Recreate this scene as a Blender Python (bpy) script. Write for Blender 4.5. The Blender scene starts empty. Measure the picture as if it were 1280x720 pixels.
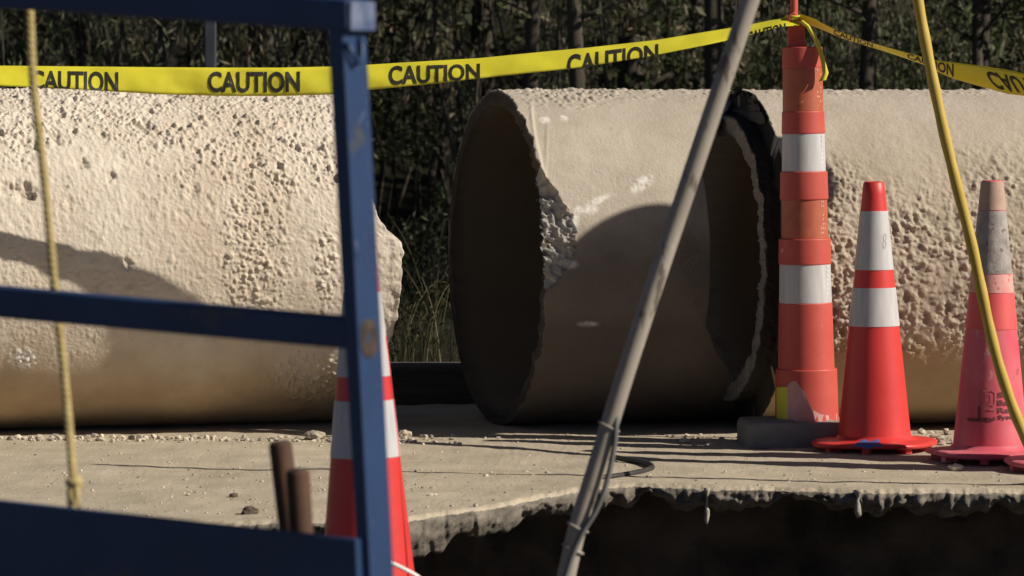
import bpy, math, random
import numpy as np
from mathutils import Vector

# ------------------------------------------------------------------ camera, world, sun, exposure
S = bpy.context.scene
COL = S.collection
FPX, CAMH, PITCH = 5292.0, 1.2, math.radians(2.75)
cam_d = bpy.data.cameras.new('camera')
cam_d.sensor_width = 36.0
cam_d.lens = 36.0 * FPX / 1280.0
cam_d.clip_start, cam_d.clip_end = 0.1, 2000.0
cam_d.dof.use_dof = True
cam_d.dof.focus_distance = 13.9
cam_d.dof.aperture_fstop = 7.0
cam = bpy.data.objects.new('camera', cam_d)
cam.location = (0, 0, CAMH)
cam.rotation_euler = (math.pi / 2 - PITCH, 0, 0)
COL.objects.link(cam)
S.camera = cam

SUN_EL, SUN_AZ = math.radians(34), math.radians(106)      # azimuth clockwise from +y
SUN = np.array([math.cos(SUN_EL) * math.sin(SUN_AZ), math.cos(SUN_EL) * math.cos(SUN_AZ), math.sin(SUN_EL)])
W = bpy.data.worlds.new('World')
S.world = W
W.use_nodes = True
wn = W.node_tree
sky = wn.nodes.new('ShaderNodeTexSky')
sky.sky_type = 'NISHITA'
sky.sun_disc = False
sky.sun_elevation = SUN_EL
sky.sun_rotation = SUN_AZ
sky.air_density = 0.38
sky.dust_density = 0.25
bg = wn.nodes['Background']
bg.inputs['Strength'].default_value = 0.05
wn.links.new(sky.outputs[0], bg.inputs['Color'])
sun_d = bpy.data.lights.new('sun', 'SUN')
sun_d.energy = 5.0
sun_d.angle = math.radians(0.5)
sun_d.color = (1.0, 0.92, 0.80)
sun = bpy.data.objects.new('sun', sun_d)
sun.rotation_euler = Vector(SUN).to_track_quat('Z', 'Y').to_euler()
sun.location = (12, -2, 10)
COL.objects.link(sun)
S.view_settings.view_transform = 'Standard'
S.view_settings.look = 'None'
S.view_settings.exposure = 0.08
S.view_settings.gamma = 1.0
S.view_settings.use_curve_mapping = False

RND = random.Random(7)
rng = np.random.default_rng(7)

# ------------------------------------------------------------------ surveying helpers (photo measurements -> metres)
CP, SP = math.cos(PITCH), math.sin(PITCH)
def ray(px, py):
    a, b = (px - 640) / FPX, (360 - py) / FPX
    return np.array([a, CP + b * SP, -SP + b * CP])
def at(px, py, D):                       # point at distance y = D
    d = ray(px, py)
    return np.array([0, 0, CAMH]) + d * (D / d[1])
def gnd(px, py, z=0.0):                  # point on level z
    d = ray(px, py)
    return np.array([0, 0, CAMH]) + d * ((z - CAMH) / d[2])
def proj(P):
    x, y, z = P[..., 0], P[..., 1], P[..., 2] - CAMH
    f = y * CP - z * SP
    u = y * SP + z * CP
    return 640 + FPX * x / f, 360 - FPX * u / f

# ------------------------------------------------------------------ noise (numpy)
def _tab(seed):
    r = np.random.default_rng(seed)
    return r.permutation(512), r.random(512), r.random(512), r.random(512)
_T = {}
def tab(seed):
    if seed not in _T: _T[seed] = _tab(seed)
    return _T[seed]
def perlin(x, y, seed=0):
    p, ra, rb, rc = tab(seed)
    xi, yi = np.floor(x).astype(int), np.floor(y).astype(int)
    xf, yf = x - xi, y - yi
    u, v = xf * xf * xf * (xf * (xf * 6 - 15) + 10), yf * yf * yf * (yf * (yf * 6 - 15) + 10)
    def g(ix, iy, dx, dy):
        h = ra[(p[(ix) & 511] + iy) & 511] * 2 * math.pi
        return np.cos(h) * dx + np.sin(h) * dy
    a, b = g(xi, yi, xf, yf), g(xi + 1, yi, xf - 1, yf)
    c, d = g(xi, yi + 1, xf, yf - 1), g(xi + 1, yi + 1, xf - 1, yf - 1)
    return (a + (b - a) * u) * (1 - v) + (c + (d - c) * u) * v
def fbm(x, y, seed=0, o=4, gain=0.5):
    s, a, n = 0, 1.0, 0
    for k in range(o):
        s = s + a * perlin(x * 2 ** k + 17.3 * k, y * 2 ** k + 5.1 * k, seed + k)
        n += a; a *= gain
    return s / n * 1.6
def pebbles(x, y, seed=0, density=1.0, rmin=0.25, rmax=0.6):
    """height 0..~0.6 of half-sunk round stones scattered one to a cell"""
    p, ra, rb, rc = tab(seed)
    xi, yi = np.floor(x).astype(int), np.floor(y).astype(int)
    best = np.zeros_like(x)
    for i in (-1, 0, 1):
        for j in (-1, 0, 1):
            h = (p[(xi + i) & 511] * 7 + (yi + j) * 31 + p[(yi + j) & 511]) & 511
            cx, cy = xi + i + ra[h], yi + j + rb[h]
            r = rmin + (rmax - rmin) * rc[h]
            ok = (rc[(h * 5 + 3) & 511] < density)
            asp = 0.7 + 0.6 * ra[(h + 91) & 511]
            d2 = ((x - cx) * asp) ** 2 + ((y - cy) / asp) ** 2
            best = np.maximum(best, np.where(ok, np.sqrt(np.maximum(0, r * r - d2)), 0))
    return best
def sstep(a, b, x):
    t = np.clip((x - a) / (b - a), 0, 1)
    return t * t * (3 - 2 * t)
def blob(X, Y, cx, cy, rx, ry, soft=0.5):
    return sstep(1 + soft, 1 - soft, np.sqrt(((X - cx) / rx) ** 2 + ((Y - cy) / ry) ** 2))

# ------------------------------------------------------------------ mesh helpers
def mesh_np(name, V, F, tint=None, smooth=True):
    """V (n,3); F list of arrays of faces (m,k)"""
    V = np.asarray(V, dtype=np.float32).reshape(-1, 3)
    me = bpy.data.meshes.new(name)
    if isinstance(F, np.ndarray): F = [F]
    F = [np.asarray(f, dtype=np.int32) for f in F if len(f)]
    nl = sum(f.size for f in F); nf = sum(len(f) for f in F)
    me.vertices.add(len(V)); me.loops.add(nl); me.polygons.add(nf)
    me.vertices.foreach_set('co', V.ravel())
    me.loops.foreach_set('vertex_index', np.concatenate([f.ravel() for f in F]))
    st, o = [], 0
    for f in F:
        st.append(o + np.arange(len(f), dtype=np.int32) * f.shape[1]); o += f.size
    me.polygons.foreach_set('loop_start', np.concatenate(st))
    me.polygons.foreach_set('use_smooth', np.full(nf, smooth))
    me.update(calc_edges=True)
    me.validate()
    if tint is not None:
        a = me.color_attributes.new('tint', 'FLOAT_COLOR', 'POINT')
        c = np.ones((len(V), 4), dtype=np.float32); c[:, :3] = tint
        a.data.foreach_set('color', c.ravel())
    return me
def link(name, me, mat=None, parent=None):
    o = bpy.data.objects.new(name, me)
    COL.objects.link(o)
    if mat is not None:
        me.materials.clear(); me.materials.append(mat)
    if parent is not None: o.parent = parent
    return o
def tag(o, label=None, cat=None, group=None, kind=None):
    if label: o['label'] = label
    if cat: o['category'] = cat
    if group: o['group'] = group
    if kind: o['kind'] = kind
    return o
def empty(name, loc=(0, 0, 0), rot=(0, 0, 0)):
    o = bpy.data.objects.new(name, None)
    o.empty_display_size = 0.1
    o.location = loc; o.rotation_euler = rot
    COL.objects.link(o)
    return o
def grid_faces(nr, nc, wrap_c=False, wrap_r=False):
    r = np.arange(nr if wrap_r else nr - 1)[:, None]; c = np.arange(nc if wrap_c else nc - 1)[None, :]
    r2, c2 = (r + 1) % nr, (c + 1) % nc
    return np.stack([r * nc + c, r * nc + c2, r2 * nc + c2, r2 * nc + c], -1).reshape(-1, 4)
class MB:
    """collects simple shapes into one mesh"""
    def __init__(s): s.v, s.f3, s.f4, s.n = [], [], [], 0
    def add(s, V, F):
        V = np.asarray(V, float).reshape(-1, 3)
        for f in F:
            f = np.asarray(f, int)
            if f.ndim == 1: f = f[None]
            (s.f3 if f.shape[1] == 3 else s.f4).append(f + s.n)
        s.v.append(V); s.n += len(V)
    def ngon_cap(s, idx, c):
        """fan of triangles on last-added ring"""
        s.v.append(np.asarray(c, float).reshape(1, 3)); k = s.n; s.n += 1
        idx = np.asarray(idx); s.f3.append(np.stack([idx, np.roll(idx, -1), np.full(len(idx), k)], 1))
    def tube(s, pts, rad, n=10, caps=True, twist=0.0):
        pts = np.asarray(pts, float); m = len(pts)
        rad = np.broadcast_to(np.asarray(rad, float), (m,))
        T = np.gradient(pts, axis=0); T /= np.linalg.norm(T, axis=1)[:, None] + 1e-12
        ref = np.array([0.0, 0, 1]) if abs(T[0][2]) < 0.9 else np.array([0, 1.0, 0])
        A = np.cross(T[0], ref); A /= np.linalg.norm(A)
        rows = []
        for i in range(m):
            A = A - T[i] * A.dot(T[i]); A /= np.linalg.norm(A)
            B = np.cross(T[i], A)
            th = np.linspace(0, 2 * math.pi, n, endpoint=False)
            rows.append(pts[i] + rad[i] * (np.cos(th)[:, None] * A + np.sin(th)[:, None] * B))
        k = s.n
        s.add(np.concatenate(rows), [grid_faces(m, n, wrap_c=True)])
        if caps:
            s.ngon_cap(k + np.arange(n)[::-1], pts[0]); s.ngon_cap(k + (m - 1) * n + np.arange(n), pts[-1])
    def lathe(s, prof, n=48, origin=(0, 0, 0), wob=None):
        prof = np.asarray(prof, float)
        th = np.linspace(0, 2 * math.pi, n, endpoint=False)
        V = np.zeros((len(prof), n, 3))
        V[..., 0] = prof[:, 0:1] * np.cos(th); V[..., 1] = prof[:, 0:1] * np.sin(th); V[..., 2] = prof[:, 1:2]
        if wob is not None: V = wob(V)
        V += np.asarray(origin)
        s.add(V, [grid_faces(len(prof), n, wrap_c=True)])
    def prism(s, quad, d0, d1):
        """quad: 4 points (clockwise seen from the front); extruded from +d0 to +d1 (vectors)"""
        q = np.asarray(quad, float)
        V = np.concatenate([q + d0, q + d1])
        s.add(V, [np.array([[3, 2, 1, 0], [4, 5, 6, 7], [0, 1, 5, 4], [1, 2, 6, 5], [2, 3, 7, 6], [3, 0, 4, 7]])])
    def box(s, c, h, rz=0.0, jit=0.0):
        c, h = np.asarray(c, float), np.asarray(h, float)
        q = np.array([[-1, -1, -1], [1, -1, -1], [1, 1, -1], [-1, 1, -1], [-1, -1, 1], [1, -1, 1], [1, 1, 1], [-1, 1, 1]]) * h
        if jit: q = q + rng.normal(0, jit, q.shape)
        R = np.array([[math.cos(rz), -math.sin(rz), 0], [math.sin(rz), math.cos(rz), 0], [0, 0, 1]])
        s.add(q @ R.T + c, [np.array([[3, 2, 1, 0], [4, 5, 6, 7], [0, 1, 5, 4], [1, 2, 6, 5], [2, 3, 7, 6], [3, 0, 4, 7]])])
    def mesh(s, name, smooth=True, tint=None):
        F = []
        if s.f3: F.append(np.concatenate(s.f3))
        if s.f4: F.append(np.concatenate(s.f4))
        return mesh_np(name, np.concatenate(s.v), F, tint, smooth)
def bevel(o, w, seg=2):
    m = o.modifiers.new('bevel', 'BEVEL'); m.width = w; m.segments = seg; m.limit_method = 'ANGLE'
    return o
def autosmooth(me, deg=35):
    """sharp edges above an angle"""
    import bmesh
    bm = bmesh.new(); bm.from_mesh(me)
    for e in bm.edges:
        if len(e.link_faces) == 2 and e.calc_face_angle(0) > math.radians(deg): e.smooth = False
    bm.to_mesh(me); bm.free()
    return me

ICO_V = []
ph = (1 + 5 ** 0.5) / 2
for a in (-1, 1):
    for b in (-ph, ph): ICO_V += [(0, a, b), (a, b, 0), (b, 0, a)]
ICO_V = np.array(ICO_V, float); ICO_V /= np.linalg.norm(ICO_V[0])
ICO_F = []
for i in range(12):
    for j in range(i + 1, 12):
        for k in range(j + 1, 12):
            d = [np.linalg.norm(ICO_V[x] - ICO_V[y]) for x, y in ((i, j), (j, k), (i, k))]
            if max(d) < 1.1:
                n = np.cross(ICO_V[j] - ICO_V[i], ICO_V[k] - ICO_V[i])
                ICO_F.append((i, j, k) if n.dot(ICO_V[i]) > 0 else (i, k, j))
ICO_F = np.array(ICO_F)
def stones_mesh(name, P, R, flat=0.75):
    """P (n,3) contact points, R radii: one joined mesh of rough pebbles"""
    n = len(P)
    sc = rng.uniform(0.7, 1.3, (n, 1, 3)); sc[..., 2] *= flat
    V = ICO_V[None] * sc * rng.uniform(0.72, 1.22, (n, 12, 1))
    a = rng.uniform(0, 2 * math.pi, n); c, s_ = np.cos(a), np.sin(a)
    V = np.stack([V[..., 0] * c[:, None] - V[..., 1] * s_[:, None], V[..., 0] * s_[:, None] + V[..., 1] * c[:, None], V[..., 2]], -1)
    V = V * R[:, None, None]
    V += P[:, None, :]
    V[..., 2] += (R * 0.45)[:, None]
    F = (ICO_F[None] + (np.arange(n) * 12)[:, None, None]).reshape(-1, 3)
    tone = rng.uniform(0.30, 1.0, (n, 1, 1)) ** 0.8 * np.ones((n, 12, 1)) * np.array([1, 0.97, 0.92])
    return mesh_np(name, V.reshape(-1, 3), F, np.clip(tone.reshape(-1, 3), 0, 1), smooth=False)

# ------------------------------------------------------------------ materials
def nodes_of(m):
    m.use_nodes = True
    return m.node_tree, m.node_tree.nodes['Principled BSDF']
def mk(name, c1, c2=None, scale=8.0, rough=0.8, bump=0.0, bscale=60.0, metal=0.0, tint=False, detail=6.0,
       spots=None, spec=None, stretch=None, rough2=None):
    """noise-mixed colour, optional per-vertex tint, fine relief, optional (colour, threshold, scale) wear spots"""
    m = bpy.data.materials.new(name)
    t, b = nodes_of(m)
    N, L = t.nodes, t.links
    tc = N.new('ShaderNodeTexCoord')
    src = tc.outputs['Object']
    if stretch is not None:
        mp = N.new('ShaderNodeMapping'); mp.inputs['Scale'].default_value = stretch
        L.new(src, mp.inputs['Vector']); src = mp.outputs[0]
    c2 = c2 or c1
    nz = N.new('ShaderNodeTexNoise'); nz.inputs['Scale'].default_value = scale; nz.inputs['Detail'].default_value = detail
    L.new(src, nz.inputs['Vector'])
    rp = N.new('ShaderNodeValToRGB')
    rp.color_ramp.elements[0].position, rp.color_ramp.elements[1].position = 0.32, 0.68
    rp.color_ramp.elements[0].color, rp.color_ramp.elements[1].color = (*c1, 1), (*c2, 1)
    L.new(nz.outputs['Fac'], rp.inputs['Fac'])
    out = rp.outputs['Color']
    if tint:
        at_ = N.new('ShaderNodeAttribute'); at_.attribute_name = 'tint'
        mx = N.new('ShaderNodeMix'); mx.data_type = 'RGBA'; mx.blend_type = 'MULTIPLY'; mx.inputs[0].default_value = 1.0
        L.new(out, mx.inputs[6]); L.new(at_.outputs['Color'], mx.inputs[7]); out = mx.outputs[2]
    for (sc, thr, ssc) in (spots or []):
        n2 = N.new('ShaderNodeTexNoise'); n2.inputs['Scale'].default_value = ssc; n2.inputs['Detail'].default_value = 8.0
        n2.inputs['Roughness'].default_value = 0.65
        L.new(src, n2.inputs['Vector'])
        r2 = N.new('ShaderNodeValToRGB')
        r2.color_ramp.elements[0].position, r2.color_ramp.elements[1].position = thr, min(1.0, thr + 0.05)
        L.new(n2.outputs['Fac'], r2.inputs['Fac'])
        mx = N.new('ShaderNodeMix'); mx.data_type = 'RGBA'
        L.new(r2.outputs['Color'], mx.inputs[0]); L.new(out, mx.inputs[6]); mx.inputs[7].default_value = (*sc, 1); out = mx.outputs[2]
    L.new(out, b.inputs['Base Color'])
    b.inputs['Roughness'].default_value = rough
    b.inputs['Metallic'].default_value = metal
    if spec is not None: b.inputs['Specular IOR Level'].default_value = spec
    if bump:
        n3 = N.new('ShaderNodeTexNoise'); n3.inputs['Scale'].default_value = bscale; n3.inputs['Detail'].default_value = 8.0
        n3.inputs['Roughness'].default_value = 0.65
        L.new(src, n3.inputs['Vector'])
        bp = N.new('ShaderNodeBump'); bp.inputs['Strength'].default_value = 1.0; bp.inputs['Distance'].default_value = bump
        L.new(n3.outputs['Fac'], bp.inputs['Height']); L.new(bp.outputs[0], b.inputs['Normal'])
    return m
M = {}
M['pipe'] = mk('pipe_concrete', (0.88, 0.86, 0.84), (1, 1, 1), 5.0, 0.92, 0.0036, 85.0, tint=True, spec=0.2, spots=[((0.30, 0.25, 0.19), 0.70, 30.0)])
M['pave'] = mk('dusty_concrete', (0.80, 0.80, 0.80), (1, 1, 1), 5.0, 0.95, 0.005, 70.0, tint=True, spec=0.15, spots=[((0.26, 0.22, 0.16), 0.645, 38.0), ((0.20, 0.17, 0.13), 0.66, 90.0), ((0.62, 0.56, 0.46), 0.69, 60.0)])
M['soil'] = mk('dark_soil', (0.10, 0.088, 0.072), (0.17, 0.145, 0.12), 6.0, 1.0, 0.03, 8.0, spec=0.1)
M['forest_floor'] = mk('forest_floor', (0.014, 0.015, 0.008), (0.026, 0.024, 0.014), 2.0, 1.0, 0.05, 6.0, spec=0.1)
M['stone'] = mk('pale_stone', (0.55, 0.48, 0.39), (0.70, 0.63, 0.53), 20.0, 0.9, 0.001, 150, tint=True)
M['orange'] = mk('orange_plastic', (0.60, 0.034, 0.032), (0.66, 0.046, 0.042), 6.0, 0.45, 0.0005, 70.0, spots=[((0.42, 0.045, 0.04), 0.66, 16.0), ((0.74, 0.20, 0.16), 0.70, 34.0)])
M['orange_old'] = mk('sun_worn_orange_plastic', (0.50, 0.070, 0.050), (0.55, 0.090, 0.066), 12.0, 0.55, 0.0004, 120.0, spots=[((0.80, 0.33, 0.26), 0.67, 18.0)])
M['orange_band'] = mk('dull_orange_reflective_band', (0.42, 0.095, 0.05), (0.48, 0.125, 0.062), 30.0, 0.5, 0.0004, 200.0, spots=[((0.72, 0.30, 0.18), 0.66, 40.0)])
M['scuff'] = mk('scuffed_pale_plastic', (0.62, 0.30, 0.27), (0.66, 0.38, 0.35), 25.0, 0.7, 0.0004, 120)
M['white_band'] = mk('white_reflective_sheet', (0.47, 0.46, 0.465), (0.58, 0.57, 0.57), 22.0, 0.5, 0.0003, 200.0, spots=[((0.36, 0.33, 0.32), 0.66, 30.0)], stretch=(2.5, 2.5, 0.35))
M['grey_band'] = mk('dirty_grey_reflective_sheet', (0.25, 0.225, 0.205), (0.43, 0.39, 0.36), 24.0, 0.75, 0.004, 45.0, spots=[((0.16, 0.13, 0.115), 0.60, 26.0), ((0.50, 0.47, 0.44), 0.66, 50.0)])
M['tan_cap'] = mk('dirt_stained_cone_tip', (0.42, 0.29, 0.22), (0.52, 0.36, 0.28), 20.0, 0.8, 0.0008, 80.0)
M['pink'] = mk('faded_pink_plastic', (0.62, 0.075, 0.115), (0.70, 0.20, 0.235), 7.0, 0.6, 0.0004, 100.0, spots=[((0.74, 0.40, 0.40), 0.60, 9.0), ((0.36, 0.06, 0.08), 0.63, 14.0)], stretch=(1, 1, 0.5))
M['pink_red'] = mk('faded_red_plastic', (0.72, 0.085, 0.085), (0.74, 0.11, 0.11), 10.0, 0.55)
M['pink_worn'] = mk('worn_pink_glue_band', (0.66, 0.27, 0.24), (0.72, 0.40, 0.36), 30.0, 0.7, 0.0006, 90, spots=[((0.66, 0.12, 0.12), 0.60, 30.0)])
M['blue_mark'] = mk('blue_paint_mark', (0.05, 0.09, 0.30), (0.10, 0.14, 0.36), 30.0, 0.6)
M['rubber'] = mk('dusty_black_rubber', (0.17, 0.168, 0.15), (0.26, 0.255, 0.23), 9.0, 0.85, 0.001, 60.0)
M['rubber_black'] = mk('torn_black_rubber', (0.030, 0.027, 0.024), (0.06, 0.054, 0.046), 12.0, 0.8, 0.002, 60.0)
M['yellow_sticker'] = mk('yellow_sticker', (0.62, 0.58, 0.03), (0.66, 0.62, 0.05), 8.0, 0.4)
M['tape'] = mk('yellow_plastic_tape', (0.78, 0.71, 0.045), (0.83, 0.77, 0.06), 6.0, 0.35, 0.0010, 18.0)
_t, _b = nodes_of(M['tape'])
_tr = _t.nodes.new('ShaderNodeBsdfTranslucent'); _tr.inputs[0].default_value = (0.80, 0.68, 0.02, 1)
_mx = _t.nodes.new('ShaderNodeMixShader'); _mx.inputs[0].default_value = 0.22
_t.links.new(_b.outputs[0], _mx.inputs[1]); _t.links.new(_tr.outputs[0], _mx.inputs[2])
_t.links.new(_mx.outputs[0], _t.nodes['Material Output'].inputs[0])
M['ink'] = mk('black_tape_print', (0.02, 0.018, 0.012), (0.03, 0.026, 0.015), 20.0, 0.5)
M['cone_ink'] = mk('worn_dark_print', (0.10, 0.025, 0.03), (0.20, 0.05, 0.055), 60.0, 0.7)
M['cone_ink_pale'] = mk('nearly_worn_off_print', (0.42, 0.10, 0.12), (0.55, 0.17, 0.18), 60.0, 0.7)
M['blue'] = mk('scratched_blue_paint', (0.012, 0.033, 0.095), (0.017, 0.046, 0.125), 5.0, 0.5, 0.0006, 40.0,
               spots=[((0.045, 0.055, 0.075), 0.60, 7.0), ((0.16, 0.20, 0.28), 0.695, 24.0), ((0.09, 0.05, 0.035), 0.72, 35.0)])
M['blue_cap'] = mk('worn_pale_blue_paint', (0.045, 0.075, 0.17), (0.17, 0.20, 0.29), 30.0, 0.5, 0.0006, 60.0)
M['rust'] = mk('rusty_steel', (0.045, 0.026, 0.017), (0.12, 0.055, 0.031), 14.0, 0.85, 0.001, 60.0, spots=[((0.05, 0.035, 0.03), 0.62, 10.0), ((0.30, 0.12, 0.06), 0.66, 16.0)], stretch=(1, 1, 0.4))
M['rust_dark'] = mk('dark_rust', (0.018, 0.013, 0.011), (0.07, 0.042, 0.028), 60.0, 0.8)
M['galv'] = mk('dull_grey_pole', (0.29, 0.255, 0.21), (0.39, 0.345, 0.285), 10.0, 0.7, 0.0008, 50.0, spots=[((0.14, 0.115, 0.09), 0.60, 22.0), ((0.5, 0.46, 0.40), 0.68, 40.0)], stretch=(1, 1, 0.3))
M['cable'] = mk('dark_cable', (0.025, 0.025, 0.025), (0.045, 0.042, 0.04), 20.0, 0.6)
M['pencil'] = mk('faint_grey_scrawl', (0.33, 0.32, 0.32), (0.48, 0.47, 0.47), 90.0, 0.6)
M['grey_cable'] = mk('grey_cable', (0.13, 0.125, 0.12), (0.18, 0.17, 0.16), 20.0, 0.6)
M['rope'] = mk('weathered_yellow_rope', (0.42, 0.32, 0.13), (0.54, 0.43, 0.20), 40.0, 0.9, 0.001, 200.0)
M['hose'] = mk('dirty_yellow_hose', (0.50, 0.34, 0.045), (0.60, 0.43, 0.08), 9.0, 0.6, 0.0006, 60.0, spots=[((0.25, 0.17, 0.05), 0.66, 26.0)])
M['cord'] = mk('white_cord', (0.7, 0.68, 0.64), (0.8, 0.78, 0.74), 60.0, 0.9)
M['timber'] = mk('dark_old_timber', (0.05, 0.046, 0.043), (0.11, 0.10, 0.09), 10.0, 0.95, 0.003, 30.0, stretch=(0.3, 3, 3))
M['bark'] = mk('grey_brown_bark', (0.035, 0.029, 0.022), (0.09, 0.075, 0.058), 9.0, 1.0, 0.012, 20.0, stretch=(1, 1, 0.25))
M['post'] = mk('grey_post', (0.03, 0.036, 0.05), (0.05, 0.058, 0.075), 10.0, 0.7)
def leaf_mat(name, rough=0.7):
    m = mk(name, (0.75, 0.75, 0.75), (1, 1, 1), 3.0, rough, tint=True, spec=0.25)
    t, b = nodes_of(m)
    mul = b.inputs['Base Color'].links[0].from_socket
    tr = t.nodes.new('ShaderNodeBsdfTranslucent'); t.links.new(mul, tr.inputs[0])
    mx = t.nodes.new('ShaderNodeMixShader'); mx.inputs[0].default_value = 0.25
    t.links.new(b.outputs[0], mx.inputs[1]); t.links.new(tr.outputs[0], mx.inputs[2])
    t.links.new(mx.outputs[0], t.nodes['Material Output'].inputs[0])
    return m
M['leaf'] = leaf_mat('dark_leaves')
M['weed'] = leaf_mat('weed_blades')

# ------------------------------------------------------------------ setting: pavement, trench, ground, hillside
edge_px = [(-900, 700), (-300, 690), (0, 668), (200, 656), (300, 651), (400, 649), (470, 650), (520, 645), (560, 640), (600, 633), (650, 624), (695, 617),
           (740, 609), (800, 607), (900, 609), (1000, 610), (1100, 612), (1280, 613), (1500, 615), (2200, 618)]
EP = np.array([gnd(*p)[:2] for p in edge_px])
TH = np.interp  # slab thickness table in x
th_x = np.array([gnd(p, 630)[0] for p in (200, 500, 600, 690, 730, 900, 1280)])
th_v = np.array([0.060, 0.072, 0.074, 0.062, 0.052, 0.046, 0.054])
xs = np.concatenate([np.linspace(-120, -2.3, 14)[:-1], np.arange(-2.3, 2.3, 0.0055), np.linspace(2.3, 120, 14)])
eY = np.interp(xs, EP[:, 0], EP[:, 1])
eY = eY + 0.035 * fbm(xs * 6, xs * 0 + 3.3, 5) + 0.02 * fbm(xs * 35, xs * 0 + 1.3, 9)
th = np.interp(xs, th_x, th_v) * (1 + 1.5 * fbm(xs * 6.5, xs * 0 + 8.1, 12, 3, 0.5)) + 0.004 * np.abs(fbm(xs * 30, xs * 0 + 2.0, 14, 2))
th = np.maximum(th, 0.012)
nT = 90
rows = []
tt = np.linspace(0, 1, nT) ** 1.6
for k in range(nT):                       # top surface, back to front
    y = 17.5 + (eY - 17.5) * tt[nT - 1 - k] if False else eY + (17.5 - eY) * (1 - k / (nT - 1)) ** 1.7
    z = 0.010 * fbm(xs * 1.3, y * 1.3, 21, 3) + 0.004 * fbm(xs * 9, y * 9, 25, 3)
    front = np.clip((eY + 0.05 - y) / 0.05, 0, 1)
    z = z - 0.012 * front ** 2 + front * 0.006 * fbm(xs * 60, y * 60, 31)
    rows.append(np.stack([xs, y, z], 1))
ztop = rows[-1][:, 2]
for k in range(1, 11):                    # broken face
    f = k / 10
    z = ztop - th * f + 0.006 * math.sin(f * math.pi) * fbm(xs * 40, np.full_like(xs, f * 3), 48, 3)
    y = eY - 0.012 * math.sin(f * math.pi) + 0.05 * f * f + 0.030 * fbm(xs * 28, np.full_like(xs, f * 2.2), 41) * math.sin(f * math.pi * 0.9 + 0.2)
    y = y - 0.024 * pebbles(xs * 26, f * th * 26, 44, 0.75) * math.sin(f * math.pi) ** 0.5 - 0.022 * fbm(xs * 14, np.full_like(xs, f * 1.5), 47, 5, 0.65) * math.sin(f * math.pi * 0.9 + 0.1)
    rows.append(np.stack([xs, y, z], 1))
for k in range(1, 6):                     # rough underside running back over the void
    f = k / 5
    y = eY + 0.05 + (13.6 - eY) * f
    z = ztop - th - 0.02 * np.abs(fbm(xs * 18, y * 18, 51)) * (1 - f) - 0.03 * f
    rows.append(np.stack([xs, y, z], 1))
V = np.stack(rows)
R_, C_ = V.shape[:2]
X, Y = V[..., 0], V[..., 1]
dust = 1 + 0.10 * fbm(X * 2.2, Y * 2.2, 61, 4) + 0.05 * fbm(X * 40, Y * 40, 63, 2)
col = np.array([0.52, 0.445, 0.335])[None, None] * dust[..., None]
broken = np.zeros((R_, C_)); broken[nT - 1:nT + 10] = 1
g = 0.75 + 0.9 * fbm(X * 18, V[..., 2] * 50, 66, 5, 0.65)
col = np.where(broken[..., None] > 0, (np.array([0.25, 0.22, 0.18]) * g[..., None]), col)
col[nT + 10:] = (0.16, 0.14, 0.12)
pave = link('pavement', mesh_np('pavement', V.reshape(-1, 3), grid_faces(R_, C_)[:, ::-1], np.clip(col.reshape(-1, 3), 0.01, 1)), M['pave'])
tag(pave, kind='structure')
for (px, pyt, pyb, w) in ((886, 614, 660, 0.008), (1075, 615, 650, 0.013)):
    p0 = gnd(px, pyt); D = np.interp(p0[0], xs, eY) - 0.012
    h = (pyb - pyt) * D / FPX
    mb = MB(); n = 9
    zz = np.linspace(0.0, -h, n)
    rad = w * np.array([1.2, 0.7, 0.45, 0.45, 0.6, 0.85, 1.0, 0.8, 0.25]) * rng.uniform(0.85, 1.15, n)
    mb.tube(np.stack([p0[0] + rng.normal(0, 0.0015, n), np.full(n, D), zz], 1), rad, 8)
    o = link('concrete_drip', mb.mesh('concrete_drip', tint=np.full((mb.n, 3), (0.46, 0.41, 0.34))), M['pave'], pave)
# trench
nx, nz_ = 240, 30
wx = np.concatenate([[-120], np.linspace(-4, 4, nx - 2), [120]])
wz = np.linspace(-0.03, -1.5, nz_)
WX, WZ = np.meshgrid(wx, wz)
WY = 13.35 + 0.09 * fbm(WX * 3, WZ * 3, 71) + 0.05 * fbm(WX * 14, WZ * 14, 75)
tag(link('trench_wall', mesh_np('trench_wall', np.stack([WX, WY, WZ], -1).reshape(-1, 3), grid_faces(nz_, nx)), M['soil']), kind='structure')
mb = MB(); mb.box((0, 11.6, -1.55), (120, 2.4, 0.05)); tag(link('trench_floor', mb.mesh('trench_floor', False), M['soil']), kind='structure')
mb = MB(); mb.box((0, -14.7, -0.85), (120, 25.2, 0.75)); tag(link('near_ground', mb.mesh('near_ground', False), M['soil']), kind='structure')
gx = np.linspace(-150, 150, 90); gy = np.concatenate([[17.3], np.linspace(18, 120, 70)])
GX, GY = np.meshgrid(gx, gy)
GZ = -0.03 + 0.10 * np.clip(GY - 19, 0, 1) * fbm(GX * 0.4, GY * 0.4, 81) + np.clip(GY - 33, 0, None) * 0.42
tag(link('wooded_slope', mesh_np('wooded_slope', np.stack([GX, GY, GZ], -1).reshape(-1, 3), grid_faces(len(gy), 90)), M['forest_floor']), kind='structure')

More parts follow.
